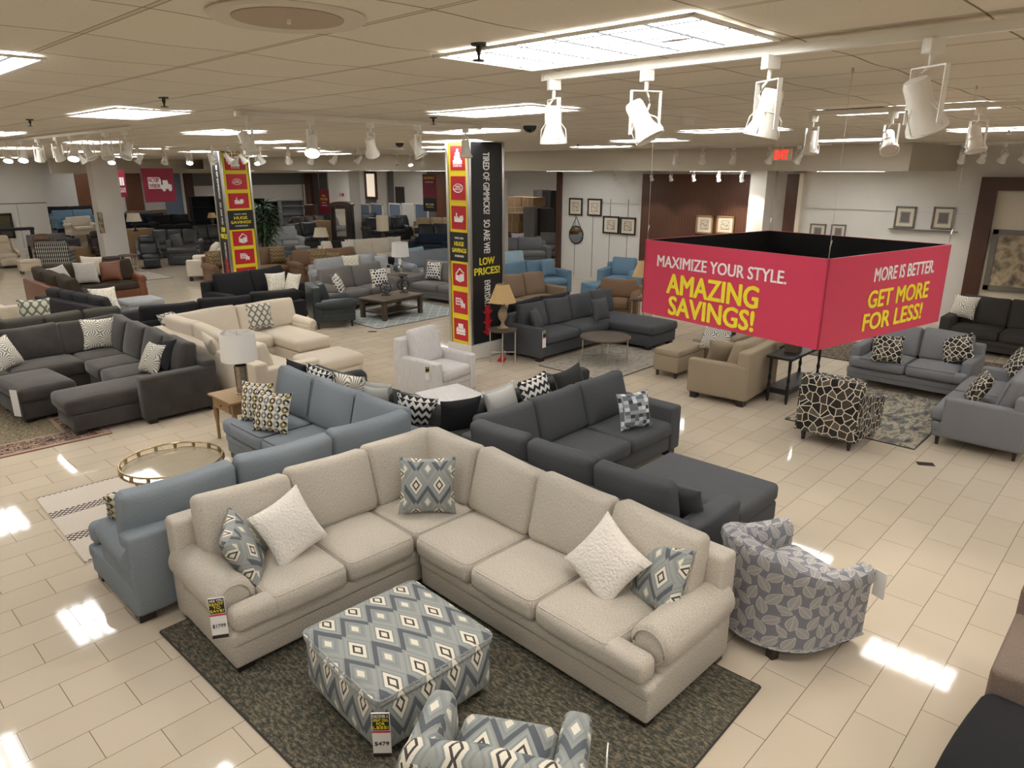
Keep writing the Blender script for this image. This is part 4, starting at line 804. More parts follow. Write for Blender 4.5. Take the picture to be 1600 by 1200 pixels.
t = thing('planter_box', 'square brown box vase on the black console table', 'vase', (10.2, 3.98, .70), 8); b = MB(); b.box(-.1, .1, -.1, .1, 0, .26, .006); b2 = MB(); b2.box(-.085, .085, -.085, .085, .26, .264); ob('body', b, M['dwood'], t); ob('rim', b2, M['blackp'], t)
sofa('sectional_sofa', 'charcoal sofa with chaise right of the column with the black side', 'sectional sofa', 10.57, 8.40, 0, 2.95, M['char'], D=.92, n=3, nb=4, armL='track', aw=.16, ah=.6, sh=.46, bh=.9, lh=.07, chaise=('R', .95), bt=.18, pipe=False)
pil('charcoal pillow at the right of the charcoal chaise sofa', M['char'], 938, 483, .72, .44, -95, 16, 0); pil('charcoal pillow leaning on the left arm of the charcoal chaise sofa', M['char'], 838, 500, .68, .42, -60, 22, 0)
card('black and white price tag on the left arm of the charcoal chaise sofa', 853, 532, .42, .09, .3, -90, ('LOW', 'PRICE'), pos=(9.17, 7.925, .42))
rug('faded grey rug under the round steel table', M['fogrug'], 10.2, 7.12, 2.5, 1.45, 0)
def rtable(label, x, y, r, h, name='round_table'):
    t = thing(name, label, 'table', (x, y, 0), 15); ob('tabletop', MB().lathe([(0, h-.03), (r-.01, h-.03), (r, h-.02), (r, h-.004), (r-.006, h), (0, h)], 40), M['dwood'], t)
    for i in range(4): a = PI/2*i+.5; b = MB(); b.cyl((.88*r*cos(a), .88*r*sin(a), 0), (.88*r*cos(a), .88*r*sin(a), h-.03), .012); ob('leg', b, M['steel'], t)
    b = MB()
    for i in range(2): a = PI/2*i+.5; b.cyl((.88*r*cos(a), .88*r*sin(a), h*.3), (-.88*r*cos(a), -.88*r*sin(a), h*.3), .008)
    ob('cross_brace', b, M['steel'], t); return t
rtable('round dark wood coffee table with steel legs on the faded grey rug', 10.0, 7.22, .45, .45); rtable('small round side table with steel legs in front of the column with the black side', 8.70, 8.48, .25, .60, 'side_table')
SH = [(.0, 0), (.09, 0), (.10, .02), (.05, .05), (.03, .09), (.03, .12), (.075, .20), (.085, .27), (.06, .33), (.025, .36), (.04, .38), (.012, .40), (.01, .46)]
lamp('table lamp with gold bell shade and marbled base on the small round side table', 8.70, 8.48, .60, M['ceramic'], M['gshade'], .78, .235, .11, .47, SH)
# ---------------------------------------------------------------- middle right background
sofa('sofa', 'black sofa facing away behind the charcoal chaise sofa', 'sofa', 10.5, 9.42, 180, 2.1, M['black'], D=.95, n=2, armL='track', armR='track', bh=.82)
sofa('sofa', 'light brown sofa right of the column with the black side', 'sofa', 11.75, 10.95, -6, 2.2, fab('light_brown_fabric', (.24, .17, .115), blot=.06), D=.95, n=2, nb=3, armL='track', armR='track', bh=.95, ah=.66, aw=.16)
sofa('sofa', 'sky blue sofa with loose pillow behind the light brown sofa', 'sofa', 14.1, 12.75, -12, 2.2, M['sky'], D=.95, n=2, armL='track', armR='track', bh=.9, ah=.66, aw=.16); pil('sky blue pillow on the sky blue sofa', M['sky'], (14.6, 12.5, .74), None, 0, .45, -105, 16)
sofa('sofa', 'pale blue sofa partly hidden behind the sky blue sofa', 'sofa', 15.0, 14.8, -12, 2.2, M['pale'], D=.95, n=2, armL='low', armR='low', bh=.9); sofa('armchair', 'pale blue armchair just right of the black column side', 'armchair', 14.55, 18.0, 0, 1.0, M['pale'], D=.95, n=1, armL='low', armR='low', bh=.85)
sofa('armchair', 'sky blue armchair under the round wall mirror', 'armchair', 16.3, 11.3, -75, 1.1, M['sky'], D=.95, n=1, armL='track', armR='track', bh=.92, ah=.66); ott('sky blue ottoman in front of the sky blue armchair', M['sky'], 14.9, 11.0, .8, .6, .46, -20)
sofa('armchair', 'brown armchair at the left edge of the banner', 'armchair', 13.3, 9.3, -60, .95, M['brown'], D=.9, n=1, armL='low', armR='low', bh=.85)
rtable('small side table holding the gold-shaded lamp at the left edge of the banner', 13.0, 8.45, .25, .6, 'side_table'); lamp('gold-shaded table lamp partly cut by the left edge of the banner', 13.0, 8.45, .60, M['ceramic'], M['gshade'], .80, .24, .12, .47, SH)
# stock room
def carton(label, x, y, z, lx, ly, lz, rz=0):
    t = thing('cardboard_box', label, 'box', (x, y, z), rz); b = MB(); b.box(-lx/2, lx/2, -ly/2, ly/2, 0, lz, .006); ob('body', b, M['card'], t); b = MB(); b.box(-lx/2-.002, lx/2+.002, -.03, .03, -.0+.002, lz+.002); ob('tape', b, M['tan'], t); return t
for lab, px0, px1, py0, py1, X in (('cardboard box at the top left of the stock room stack', 791, 812, 308, 323, 23), ('cardboard box at the top right of the stock room stack', 813, 831, 309, 323, 23), ('wide cardboard box below the top row in the stock room', 788, 816, 324, 340, 22.8), ('pale box in the middle of the stock room stack', 787, 809, 334, 347, 21.5), ('pale box at the bottom of the stock room stack', 787, 807, 348, 362, 21.3)):
    a = atX(px0, py1, X); c = atX(px1, py0, X); carton(lab, X+.5, (a.y+c.y)/2, a.z, .8, abs(a.y-c.y), c.z-a.z)
for lab, px0, px1, py0, py1, X, m in (('tall white cabinet in the stock room', 816, 834, 324, 385, 21.5, 'gwall'), ('tall dark cabinet in the stock room', 834, 852, 326, 380, 21.7, 'espresso'), ('grey wardrobe at the back of the stock room', 832, 846, 297, 325, 25, 'mgrey'), ('black wardrobe at the back of the stock room', 846, 860, 298, 330, 25, 'blackp'), ('brown shelf tower under the stock room cartons', 788, 815, 340, 395, 23.1, 'brownpost')):
    a = atX(px0, py1, X); c = atX(px1, py0, X); t = thing('cabinet', lab, 'cabinet', (X+.3, (a.y+c.y)/2, 0)); w_ = abs(a.y-c.y)/2; b = MB(); b.box(-.25, .25, -w_, w_, 0, c.z, .01); ob('body', b, M[m], t)
    for s in (-1, 1): b = MB(); b.box(-.265, -.25, min(s*.01, s*w_*.96), max(s*.01, s*w_*.96), .06, c.z-.05); ob('door', b, M[m], t)
sofa('sofa', 'light grey sofa with lilac pillows seen through the stock room opening', 'sofa', 19.0, 17.7, -35, 2.2, M['cgrey'], D=1, n=2, armL='track', armR='track', bh=.9); pil('lilac grey pillow on the sofa in the stock room opening', mat('lilac_fabric', color=(.45, .42, .46), rough=.9), 809, 374, .75, .5, -130, 18)
sofa('sectional_sofa', 'dark grey sofa against the post in the stock room opening', 'sofa', 21.5, 18.0, -60, 1.8, M['mgrey'], D=1, n=2, armL='track', armR='track', bh=.9)
ott('navy ottoman in front of the stock room opening', M['navy'], 16.6, 15.9, .9, .7, .5); ott('ivory ottoman in the stock room opening', M['ivory'], 17.2, 15.0, .7, .6, .45)
# ---------------------------------------------------------------- background left of the right column
g = M['mgrey']
kw = dict(armL='low', armR='low', bh=.95, aw=.2, ah=.64, lh=.1, pipe=True)
sofa('loveseat', 'taupe grey loveseat behind the dark coffee table', 'sofa', 10.2, 15.0, 6, 2.1, g, D=.98, n=2, **kw); sofa('loveseat', 'taupe grey loveseat just left of the right column', 'sofa', 12.15, 13.75, -82, 2.2, g, D=.98, n=2, **kw)
pil('dotted pillow at the right end of the taupe loveseat behind the coffee table', M['dots'], 593, 434, .74, .46, -100, 16, 0); pil('dotted pillow at the left end of the taupe loveseat behind the coffee table', M['dots'], 529, 444, .72, .46, -45, 25, 5); pil('dotted pillow on the taupe loveseat beside the right column', M['dots'], (12.1, 14.3, .74), None, 0, .46, -160, 18, 0)
pil('plain taupe pillow before the dotted one behind the leather armchair', g, (9.42, 14.72, .70), None, 0, .42, -60, 24, 0)
t = thing('leather_armchair', 'dark teal leather armchair with rolled arms seen from behind', 'armchair', (8.42, 13.45, 0), 68); run(t, Tr(-.47, -.46), .94, M['nleather'], .92, n=1, armL='roll', armR='roll', aw=.2, ah=.62, sh=.47, bh=.92, bp=.9, lh=.14, leg='turned', lm=M['espresso'], over=False)
sofa('sofa', 'black sofa with cream leaf pillows behind the leather armchair', 'sofa', 7.95, 15.8, 10, 2.3, M['black'], D=1.0, n=2, armL='track', armR='track', bh=.98, ah=.62, aw=.2)
pil('cream leaf-pattern pillow in the middle of the black sofa', M['patc'], 432, 441, .74, .46, -110, 18, 2); pil('cream leaf-pattern pillow turned sideways on the black sofa', M['patc'], 457, 442, .74, .46, 190, 22, 0)
rug('pale blue trellis rug under the dark coffee table', M['palerug'], 10.15, 13.35, 2.7, 2.1, 0)
t = thing('coffee_table', 'dark weathered wood coffee table with lower shelf on the pale blue rug', 'table', (9.93, 13.28, 0), 8); b = MB(); b.box(-.66, .66, -.42, .42, .43, .47, .008); ob('tabletop', b, M['dwood'], t); b = MB(); b.box(-.58, .58, -.36, .36, .14, .17); ob('shelf', b, M['dwood'], t); b = MB(); b.box(-.58, .58, -.36, .36, .37, .43); ob('apron', b, M['dwood'], t)
for x in (-.58, .58):
    for y in (-.35, .35): b = MB(); b.box(x-.045, x+.045, y-.045, y+.045, 0, .43, .005); ob('leg', b, M['dwood'], t)
def wheel(label, x, y, rz, gear):
    t = thing('wheel_sculpture', label, 'decoration', (x, y, .47), rz); b = MB(); b.box(-.1, .1, -.04, .04, 0, .02); b.cyl((0, 0, 0), (0, 0, .06), .012); ob('base', b, M['iron'], t); b = MB(); r = .125
    b.tube([(r*cos(a), 0, .17+r*sin(a)) for a in [2*PI*i/32 for i in range(32)]], .014, 6, True); b.tube([(.04*cos(a), 0, .17+.04*sin(a)) for a in [2*PI*i/16 for i in range(16)]], .01, 6, True)
    for i in range(6): a = PI/3*i; b.tube([(.03*cos(a), 0, .17+.03*sin(a)), (.08*cos(a+.3), 0, .17+.08*sin(a+.3)), (r*cos(a+.4), 0, .17+r*sin(a+.4))], .008, 5)
    if gear:
        for i in range(20): a = 2*PI*i/20; b.cyl((r*cos(a), 0, .17+r*sin(a)), ((r+.022)*cos(a), 0, .17+(r+.022)*sin(a)), .009, n=5)
    ob('wheel', b, M['iron'], t)
wheel('black spoked wheel sculpture at the left on the dark coffee table', 9.87, 13.40, -50, 0); wheel('black toothed wheel sculpture at the right on the dark coffee table', 10.42, 13.45, -28, 1)
t = thing('end_table', 'dark square end table between the two taupe loveseats', 'table', (11.75, 15.3, 0), 0); b = MB(); b.box(-.32, .32, -.32, .32, .56, .60, .006); ob('tabletop', b, M['dwood'], t)
for x in (-.27, .27):
    for y in (-.27, .27): b = MB(); b.box(x-.03, x+.03, y-.03, y+.03, 0, .56); ob('leg', b, M['dwood'], t)
GL = [(.0, 0), (.08, 0), (.08, .015), (.02, .03), (.02, .06), (.085, .13), (.085, .17), (.02, .24), (.015, .26), (.06, .30), (.06, .33), (.012, .36), (.01, .46)]
lamp('table lamp with white drum shade and glass ball base between the taupe loveseats', 11.8, 15.3, .60, M['steel'], M['shade'], .82, .235, .21, .45, GL)
card('small white tag hanging from the lamp between the taupe loveseats', 0, 0, 0, .08, .16, -135, (), pos=(11.62, 15.1, .95)); card('dark price sign standing on the end table between the taupe loveseats', 0, 0, 0, .1, .24, -120, ('LOW', 'PRICE'), pos=(11.5, 15.45, .74))
lg = M['lgrey']
sofa('sofa', 'light grey sofa with cream hexagon pillow behind the taupe loveseats', 'sofa', 11.55, 17.2, 4, 2.3, lg, D=.95, n=2, armL='low', armR='low', bh=.9); pil('cream hexagon-pattern pillow on the light grey sofa', mat('cream_hexagon_fabric', lambda uv, x, y: mix(ab(m_('SQRT', (fr(x/.13)-.5)*(fr(x/.13)-.5)+(fr(y/.13)-.5)*(fr(y/.13)-.5))-.4) < .06, (.55, .52, .38), (.70, .68, .60)), rough=.9), 549, 412, .78, .48, -110, 16, 0); pil('light grey pillow left of centre on the light grey sofa', lg, 571, 410, .78, .46, -120, 16, 0); pil('light grey pillow at the right end of the light grey sofa', lg, 596, 411, .76, .46, -160, 16, 10)
sofa('armchair', 'grey-blue wide armchair behind the white drum-shade lamp', 'armchair', 13.9, 16.6, -6, 1.9, fab('grey_blue_fabric', (.215, .235, .255)), D=.95, n=1, nb=1, armL='low', armR='low', bh=.92, ah=.66, aw=.26)
br = M['brown']
sofa('sofa', 'brown sofa with zigzag pillows in the middle of the background', 'sofa', 12.0, 19.2, -12, 2.1, br, D=.95, n=2, armL='low', armR='low', bh=.92); pil('zigzag pillow at the left end of the middle brown sofa', M['ikat'], 497, 405, .78, .5, -110, 16, 0); pil('zigzag pillow in the middle of the middle brown sofa', M['ikat'], 518, 406, .74, .46, 200, 24, 0)
sofa('sofa', 'brown sofa right of the left column before the plant', 'sofa', 10.2, 20.6, -6, 2.5, br, D=.98, n=2, armL='low', armR='low', bh=.95, ah=.64); pil('zigzag pillow at the right end of the brown sofa by the left column', M['ikat'], (11.05, 20.45, .76), None, 0, .5, -105, 16, 0); pil('zigzag pillow at the left end of the brown sofa by the left column', M['ikat'], (9.2, 20.7, .74), None, 0, .46, -70, 18)
cr = M['ivory']
sofa('sofa', 'long cream sofa behind the middle brown sofa', 'sofa', 14.4, 20.8, -10, 2.8, cr, D=.95, n=3, armL='low', armR='low', bh=.95); pil('black pillow at the left of the long cream sofa', M['black'], 530, 385, .8, .48, -120, 16, 8); pil('dark leaf pillow second from left on the long cream sofa', M['fan'], 545, 387, .8, .48, -140, 16, 8); pil('black and cream swirl pillow at the right of the long cream sofa', M['fan'], 617, 380, .82, .48, -110, 16)
ott('black bench in front of the long cream sofa', M['black'], 14.2, 19.2, 1.3, .5, .5, -10); ott('cream ottoman beside the wide grey-blue armchair', cr, 15.9, 19.0, 1.0, .7, .48, -10)
sofa('loveseat', 'navy loveseat left of the right column far back', 'sofa', 18.2, 21.6, -60, 1.6, M['navy'], D=.95, n=1, armL='track', armR='track', bh=.85); ott('navy ottoman left of the right column', M['navy'], 17.2, 20.2, .9, .7, .46, -50)
def rec(label, px, py, z, rz, m, L=2.0, n=3, group=None): 
    p = at(px, py, z); return sofa('leather_sofa', label, 'sofa', p.x, p.y, rz, L, m, D=.98, n=n, armL='low', armR='low', aw=.28, ah=.66, sh=.48, bh=1.02, bt=.26, leg=None, lh=.03)
rec('black leather sofa below the blue partition at the far back', 632, 350, .6, -35, M['bleather'], 2.4); rec('tan leather sofa behind a black one near the right column', 683, 355, .6, -30, leather('camel_leather', (.42, .31, .17)), 2.2); rec('black leather recliner sofa in front of the tan leather one', 690, 370, .5, -30, M['bleather'], 2.2); rec('black leather sofa behind the middle table lamp', 604, 358, .5, -20, M['bleather'], 2.2); rec('black leather sofa right of the mirrored armoire', 566, 350, .5, -20, M['bleather'], 2.0, 2)
rec('black leather sofa in front of the dark bookcase', 487, 352, .6, 10, M['dleather'], 2.2); rec('dark leather sofa left of the mirrored armoire', 475, 372, .4, 10, M['bleather'], 2.0, 2)
rec('light grey recliner armchair left of the table lamp and right of the plant', 447, 375, .5, -10, lg, 1.25, 1)
p = at(460, 405, .4); sofa('armchair', 'charcoal square armchair in front of the light grey recliner', 'armchair', p.x, p.y, 100, 1.0, M['char'], D=.9, n=1, armL='track', armR='track', bh=.85)
ott('light grey ottoman before the light grey recliner', lg, *at(462, 392, .3).xy, .9, .7, .46)
p = at(503, 388, .6); rtable('small table holding the cream lamp left of the armoire', p.x, p.y, .3, .6, 'side_table'); lamp('cream-shaded table lamp with teal base left of the armoire', p.x, p.y, .6, M['teal'], M['cshade'], .72, .27, .19, .40, SH)
p = at(599, 378, .6); rtable('small table holding the tall cream lamp behind the cream sofa', p.x, p.y, .3, .6, 'side_table'); lamp('tall cream drum table lamp right of the armoire', p.x, p.y, .6, M['dwood'], M['cshade'], 1.0, .23, .23, .42, SH)
# armoire with mirror door
p = atX(538, 382, 18.6); t = thing('armoire', 'dark wood armoire with an arched top and mirror door before the white column', 'armoire', (18.6, p.y, 0), -52); t.scale = (.86, .86, .86); b = MB(); b.box(-.55, .55, -.28, .28, 0, 2.0, .02); P = [(-.6, 0), (.6, 0), (.6, .06)]+[(.6*cos(a), .06+.16*sin(a)) for a in [PI*i/10 for i in range(1, 10)]]+[(-.6, .06)]
ob('body', b, M['espresso'], t); b = MB(); b.prism(P, -.3, .3, Tr(0, 0, 2.0, 0, 90)); ob('crown', b, M['brownpost'], t); b = MB(); b.box(-.26, .26, -.30, -.283, .45, 1.85); dr = ob('mirror', b, M['mirror'], t); b = MB()
for q in ((-.32, -.26, .4, 1.9), (.26, .32, .4, 1.9)): b.box(q[0], q[1], -.31, -.28, q[2], q[3])
b.box(-.32, .32, -.31, -.28, 1.85, 1.92); b.box(-.32, .32, -.31, -.28, .38, .45); ob('door_frame', b, M['brownpost'], t)
for x in (-.43, .43): b = MB(); b.lathe([(.02, .3), (.04, .5), (.025, .9), (.045, 1.2), (.025, 1.6), (.04, 1.95)], 8, Tr(x, -.3, 0)); ob('column', b, M['espresso'], t)
def shelf(label, px0, px1, pyt, Y, m, n=4, X=None, open_=True):
    a = atY(px0, pyt, Y); c = atY(px1, pyt, Y); w_ = (c.x-a.x); t = thing('bookcase', label, 'bookcase', ((a.x+c.x)/2, Y, 0), 0); h = a.z; b = MB()
    for s in (-1, 1): b.box(s*w_/2-.03*(s > 0), s*w_/2+.03*(s < 0), -.2, .2, 0, h)
    b.box(-w_/2, w_/2, .17, .2, 0, h); b.box(-w_/2-.02, w_/2+.02, -.21, .2, h-.05, h); ob('case', b, m, t)
    for i in range(n): b = MB(); b.box(-w_/2+.03, w_/2-.03, -.18, .17, .08+i*h/n, .11+i*h/n); ob('shelf', b, m, t)
shelf('dark grey open bookcase right of the plant', 436, 471, 313, 36, M['cgrey']); shelf('black bookcase behind the plant', 378, 410, 311, 37, M['black']); shelf('tall black bookcase left of the left column', 296, 334, 307, 38, M['black'], 3); shelf('black low bookcase between plant and grey bookcase', 412, 434, 315, 37.5, M['black'])
p = atX(481, 347, 22.5); t = thing('cabinet', 'reddish brown cabinet with white tag right of the grey bookcase', 'cabinet', (22.5, p.y, 0), -60); b = MB(); b.box(-.55, .55, -.3, .3, 0, 1.35, .01); ob('body', b, M['brownpost'], t)
for s in (-1, 1): b = MB(); b.box(min(s*.01, s*.5), max(s*.01, s*.5), -.32, -.3, .1, 1.25); ob('door', b, M['brownpost'], t)
card('white tag on the reddish brown cabinet', 0, 0, 0, .16, .24, -150, (), pos=(22.05, p.y-.35, 1.0))
carton('cardboard box at the foot of the white far column', 19.3, atX(503, 375, 19.3).y, 0, .8, .8, .9, 20)
# potted plant
p = at(412, 398, 0); p = Vector((12.2, 23.4, 0)); t = thing('potted_plant', 'tall leafy green plant right of the left column', 'plant', p); ob('pot', MB().lathe([(.0, 0), (.22, 0), (.28, .45), (.25, .45), (.24, .4), (0, .4)], 16), M['dwood'], t); b = MB()
for i in range(4): b.tube([(.05*cos(i*1.6), .05*sin(i*1.6), .4), (.12*cos(i*1.6), .12*sin(i*1.6), 1.0), (.2*cos(i*1.6), .2*sin(i*1.6), 1.5+.12*i)], .025, 6)
ob('stem', b, M['dwood'], t); b = MB(); rg = random.Random(3)
for i in range(330):
    a = rg.uniform(0, 2*PI); z0 = rg.uniform(.8, 2.15); L = rg.uniform(.35, .75); el = rg.uniform(-.2, 1.0); r0 = rg.uniform(.02, .35)*(1-.2*abs(z0-1.4)); wd = .035; c_, s_ = cos(a), sin(a); V = []
    for k in range(5):
        f = k/4; rr = r0+L*f*cos(el)*(1); zz = z0+L*f*sin(el)-.5*L*f*f; ww = wd*sin(PI*(.12+.88*f))+.003
        V += [(rr*c_-ww*s_, rr*s_+ww*c_, zz), (rr*c_, rr*s_, zz+.008), (rr*c_+ww*s_, rr*s_-ww*c_, zz)]
    b.add(V, [(3*k+j, 3*k+j+1, 3*k+j+4, 3*k+j+3) for k in range(4) for j in range(2)])
fo = ob('foliage', b, M['leafg'], t); fo['kind'] = 'stuff'
# ---------------------------------------------------------------- left background
sofa('loveseat', 'cream loveseat seen from behind left of the left column', 'sofa', 9.75, 22.55, 240, 1.7, cr, D=1.0, n=2, armL='low', armR='track', bh=1.0, lh=.14, aw=.22)
rug('pale rug in front of the cream loveseat in the left aisle', M['fogrug'], 8.2, 24.2, 1.4, 2.0, 0)
lsec('sectional_sofa', 'chocolate and rust leather sectional at the left background', 4.4, 20.9, 90, M['rust'], 3.3, 1.5, dict(n=2, nb=3, armL='low'), dict(armR='low', n=1, nb=2), D=1.05, bh=.95, aw=.22, ah=.62, bt=.26, cm_=M['choc'], bp=.7)
pil('black and white leaf zigzag pillow upright on the chocolate sectional', M['lz'], (5.66, 20.26, .76), None, 0, .55, -105, 14, 0); pil('black and white leaf zigzag pillow in the corner of the chocolate sectional', M['lz'], (5.0, 19.95, .76), None, 0, .55, -60, 25, 6); pil('rust leather pillow at the right end of the chocolate sectional', M['rust'], (6.2, 20.18, .76), None, 0, .52, -120, 16, 4); pil('cream pillow behind the leaf zigzag pillow on the chocolate sectional', M['ivory'], (5.85, 20.40, .90), None, 0, .5, -100, 12, -6)
sofa('sofa', 'ivory leather sofa cut by the left edge of the picture', 'sofa', 2.95, 17.6, 90, 2.4, M['ileather'], D=1.0, n=2, armL='track', armR='track', bh=.95, bt=.26, ah=.72, lh=.03)
lsec('sectional_sofa', 'dark olive-grey sectional behind the velvet sectional', 2.2, 13.15, -180+0, fab('olive_grey_fabric', (.06, .058, .048)), 1.95, 1.5, dict(n=1, nb=3), dict(armR='track', n=1, nb=2), D=.95, bh=.97, bp=.72); pil('olive ogee-pattern pillow on the dark olive-grey sectional', M['ogeed'], 55, 489, .86, .5, 250, 10, 0)
sofa('sofa', 'black-grey sofa with cream pillow in the left aisle', 'sofa', 4.45, 15.9, 100, 2.6, fab('black_plum_fabric', (.03, .028, .032)), D=1.0, n=2, nb=4, armL='track', armR='track', bh=.92); pil('cream leaf-pattern pillow on the black-grey sofa in the left aisle', M['patc'], 163, 467, .74, .5, -95, 30, 0)
ott('grey ottoman beside the black-grey sofa', lg, 5.8, 17.2, .8, .8, .45)
sofa('sofa', 'long black sofa back to back with the cream sectional', 'sofa', 5.75, 13.05, 180, 3.1, M['black'], D=1.0, n=3, armL='low', armR='low', bh=1.0, bp=.8, aw=.2)
def swivel(label, px, py, z, rz, m, s=1.0):
    p = at(px, py, z); t = thing('swivel_recliner', label, 'armchair', (p.x, p.y, 0), rz); ob('base', MB().lathe([(.0, 0), (.32, 0), (.33, .03), (.28, .05), (.05, .06), (.04, .3)], 20), M['espresso'], t)
    seat_cushion(t, Tr(0, -.05, .30), .58, .58, .16, m, False, 'seat', .06, .04); b = MB(); b.box(-.29, .29, -.07, .07, 0, .42, .06, 2, (0, .03, .02)); bk = ob('backrest', b, m, t, Tr(0, .25, .42, 0, -18)); b = MB(); b.box(-.26, .26, -.08, .08, 0, .26, .07, 2, (0, .03, .02)); ob('headrest', b, m, t, Tr(0, .385, .80, 0, -10))
    for q in (-1, 1): b = MB(); b.prism([(-.35, .42), (-.36, .52), (.2, .62), (.34, .95), (.40, .95), (.34, .32), (-.1, .30)], -.035, .035, Matrix(((0, 0, 1, q*.335), (1, 0, 0, 0), (0, 1, 0, 0), (0, 0, 0, 1)))); ob('arm', b, m, t)
    b = MB(); b.box(-.26, .26, -.06, .06, .1, .36, .05, 1); ob('footrest', b, m, t, Tr(0, -.38, 0, 0, 12)); return t
swivel('black leather swivel recliner right of the white column', 234, 398, .45, -15, M['bleather']); swivel('dark brown leather swivel recliner left of the white column', 158, 386, .5, -10, M['dleather']); swivel('tan brown leather swivel recliner at the left', 70, 392, .5, -10, M['tleather']); swivel('ivory leather swivel recliner at the left edge', 8, 395, .5, 0, M['ileather'])
ott('small ivory leather footstool beside the ivory recliner', M['ileather'], *at(45, 408, .4).xy, .6, .45, .45); ott('dark brown footstool before the dark brown recliner', M['dleather'], *at(178, 408, .3).xy, .6, .5, .45)
p = at(88, 402, .4); sofa('armchair', 'accent chair in black wave pattern behind the chocolate sectional', 'armchair', p.x, p.y, 150, 1.0, M['links'], D=.85, n=1, armL='low', armR='low', bh=.92, bp=.9)
for lab, px0, px1, py0, py1, m, Y in (('grey upholstered headboard standing at the left, nearest the wall picture', 40, 73, 367, 400, 'cgrey', 32), ('grey upholstered headboard second from the wall picture', 76, 106, 365, 390, 'cgrey', 33), ('slate blue headboard leaning before the grey ones', 88, 128, 374, 394, 'char', 31), ('beige headboard beside the white column', 116, 148, 367, 385, 'tan', 32.5)):
    a = atY(px0, py0, Y); c = atY(px1, py1, Y); t = thing('headboard', lab, 'headboard', ((a.x+c.x)/2, Y, 0), 0); w_ = c.x-a.x; b = MB(); b.box(-w_/2, w_/2, -.06, .06, .5, a.z, .04, 2, (0, .02, 0)); ob('panel', b, M[m], t)
    for s in (-1, 1): b = MB(); b.box(s*w_/2*.85-.05, s*w_/2*.85+.05, -.03, .03, 0, .55); ob('leg', b, M['espresso'], t)
a = atY(28, 380, 33.5); t = thing('console_table', 'black open side table under the landscape picture', 'table', (a.x, 33.5, 0)); b = MB(); b.box(-.6, .6, -.2, .2, 1.0, 1.1); ob('tabletop', b, M['blackp'], t)
for s in (-1, 1): b = MB(); b.box(s*.55-.03, s*.55+.03, -.18, .18, 0, 1.0); ob('leg', b, M['blackp'], t)
carton('large cardboard box right of the white column', *at(213, 400, 0).xy, 0, 1.3, .9, 1.05, 10); carton('low cardboard box between the recliners', *at(120, 408, 0).xy, 0, 1.3, .8, .5, 0)
p = at(200, 398, .55); rtable('small white-topped side table left of the black recliner', p.x, p.y, .3, .55, 'side_table')
q = Vector((9.8, 28.2, 1.05)); q.xy = at(212, 361, 1.05).xy; lamp('table lamp with cream shade on the large cardboard box', q.x, q.y, 1.05, M['iron'], M['cshade'], .66, .27, .2, .36, SH)
rec('charcoal leather sofa behind the black recliner', 274, 381, .5, -30, M['gleather'], 1.9); rec('charcoal leather recliner right of the charcoal sofa', 288, 394, .4, 60, M['gleather'], 1.2, 1); rec('grey leather sofa partly behind the left column', 336, 372, .5, -20, M['gleather'], 1.9)
p = at(332, 346, .8); t = rtable('small table holding the peach lamp behind the left column', p.x, p.y, .25, .6, 'side_table'); lamp('small peach-shaded lamp just left of the left column', p.x, p.y, .6, M['dwood'], M['gshade'], .62, .22, .14, .38, SH)
rg = random.Random(5); cols = ['black', 'char', 'navy', 'choc', 'dgrey', 'rust', 'sky', 'mgrey']
for px, py, m, L, Y, side, pos, cn in ((232, 340, 'brown', 2.3, 42.3, 'right of', 'top', 'brown'), (212, 345, 'char', 2.1, 40.7, 'right of', 'middle', 'charcoal'), (228, 355, 'navy', 2.2, 39.1, 'right of', 'lower', 'navy'), (270, 354, 'black', 1.9, 37.4, 'right of', 'right end', 'black'), (112, 334, 'black', 2.2, 42.3, 'left of', 'top', 'black'), (116, 340, 'sky', 1.9, 40.7, 'left of', 'middle', 'blue'), (126, 352, 'ivory', 1.2, 39.1, 'left of', 'lower', 'ivory')):
    p = atY(px, py, Y); rest = thing('display_platform', 'black display platform under the %s sofa %s the white column' % (cn, side), 'platform', (p.x, p.y, 0)); zt = max(.2, p.z-.55); b = MB(); b.box(-L/2, L/2, -.45, .45, 0, zt); ob('body', b, M['blackp'], rest)
    t = sofa('sofa', '%s sofa at the %s of the crowded display %s the white column' % (cn, pos, side), 'sofa', p.x, p.y, 0, L, M[m], D=.9, n=2 if L > 1.5 else 1, armL='low', armR='low', bh=.9, k=1); t.location.z = zt
def picture(label, X, px0, px1, py0, py1, fm, art, mat_=True, onY=None, lean=0, name='framed_picture'):
    f = (lambda a, b: atY(a, b, onY)) if onY else (lambda a, b: atX(a, b, X)); A = f(px0, py0); B_ = f(px1, py1)
    c = (A+B_)/2; w_ = (A.xy-B_.xy).length; h = abs(A.z-B_.z); t = thing(name, label, 'picture', c, 0 if onY else -90); e = min(w_, h)*.09; b = MB()
    for q in ((-w_/2, w_/2, h/2-e, h/2), (-w_/2, w_/2, -h/2, -h/2+e), (-w_/2, -w_/2+e, -h/2, h/2), (w_/2-e, w_/2, -h/2, h/2)): b.box(q[0], q[1], -.035, 0, q[2], q[3], .006)
    ob('frame', b, fm, t); b = MB(); b.box(-w_/2+e, w_/2-e, -.012, -.004, -h/2+e, h/2-e); ob('mat_board' if mat_ else 'canvas', b, M['matte'] if mat_ else art, t)
    if mat_: b = MB(); b.box(-w_*.2, w_*.2, -.016, -.012, -h*.22, h*.22); ob('print', b, art, t); b = MB(); b.tube([(x, -.015, z) for x, z in ((-w_*.23, -h*.25), (w_*.23, -h*.25), (w_*.23, h*.25), (-w_*.23, h*.25))], .006, 4, True); ob('print_border', b, M['dleather'], t)
    return t
F_ = M['frame']; PR = M['print']
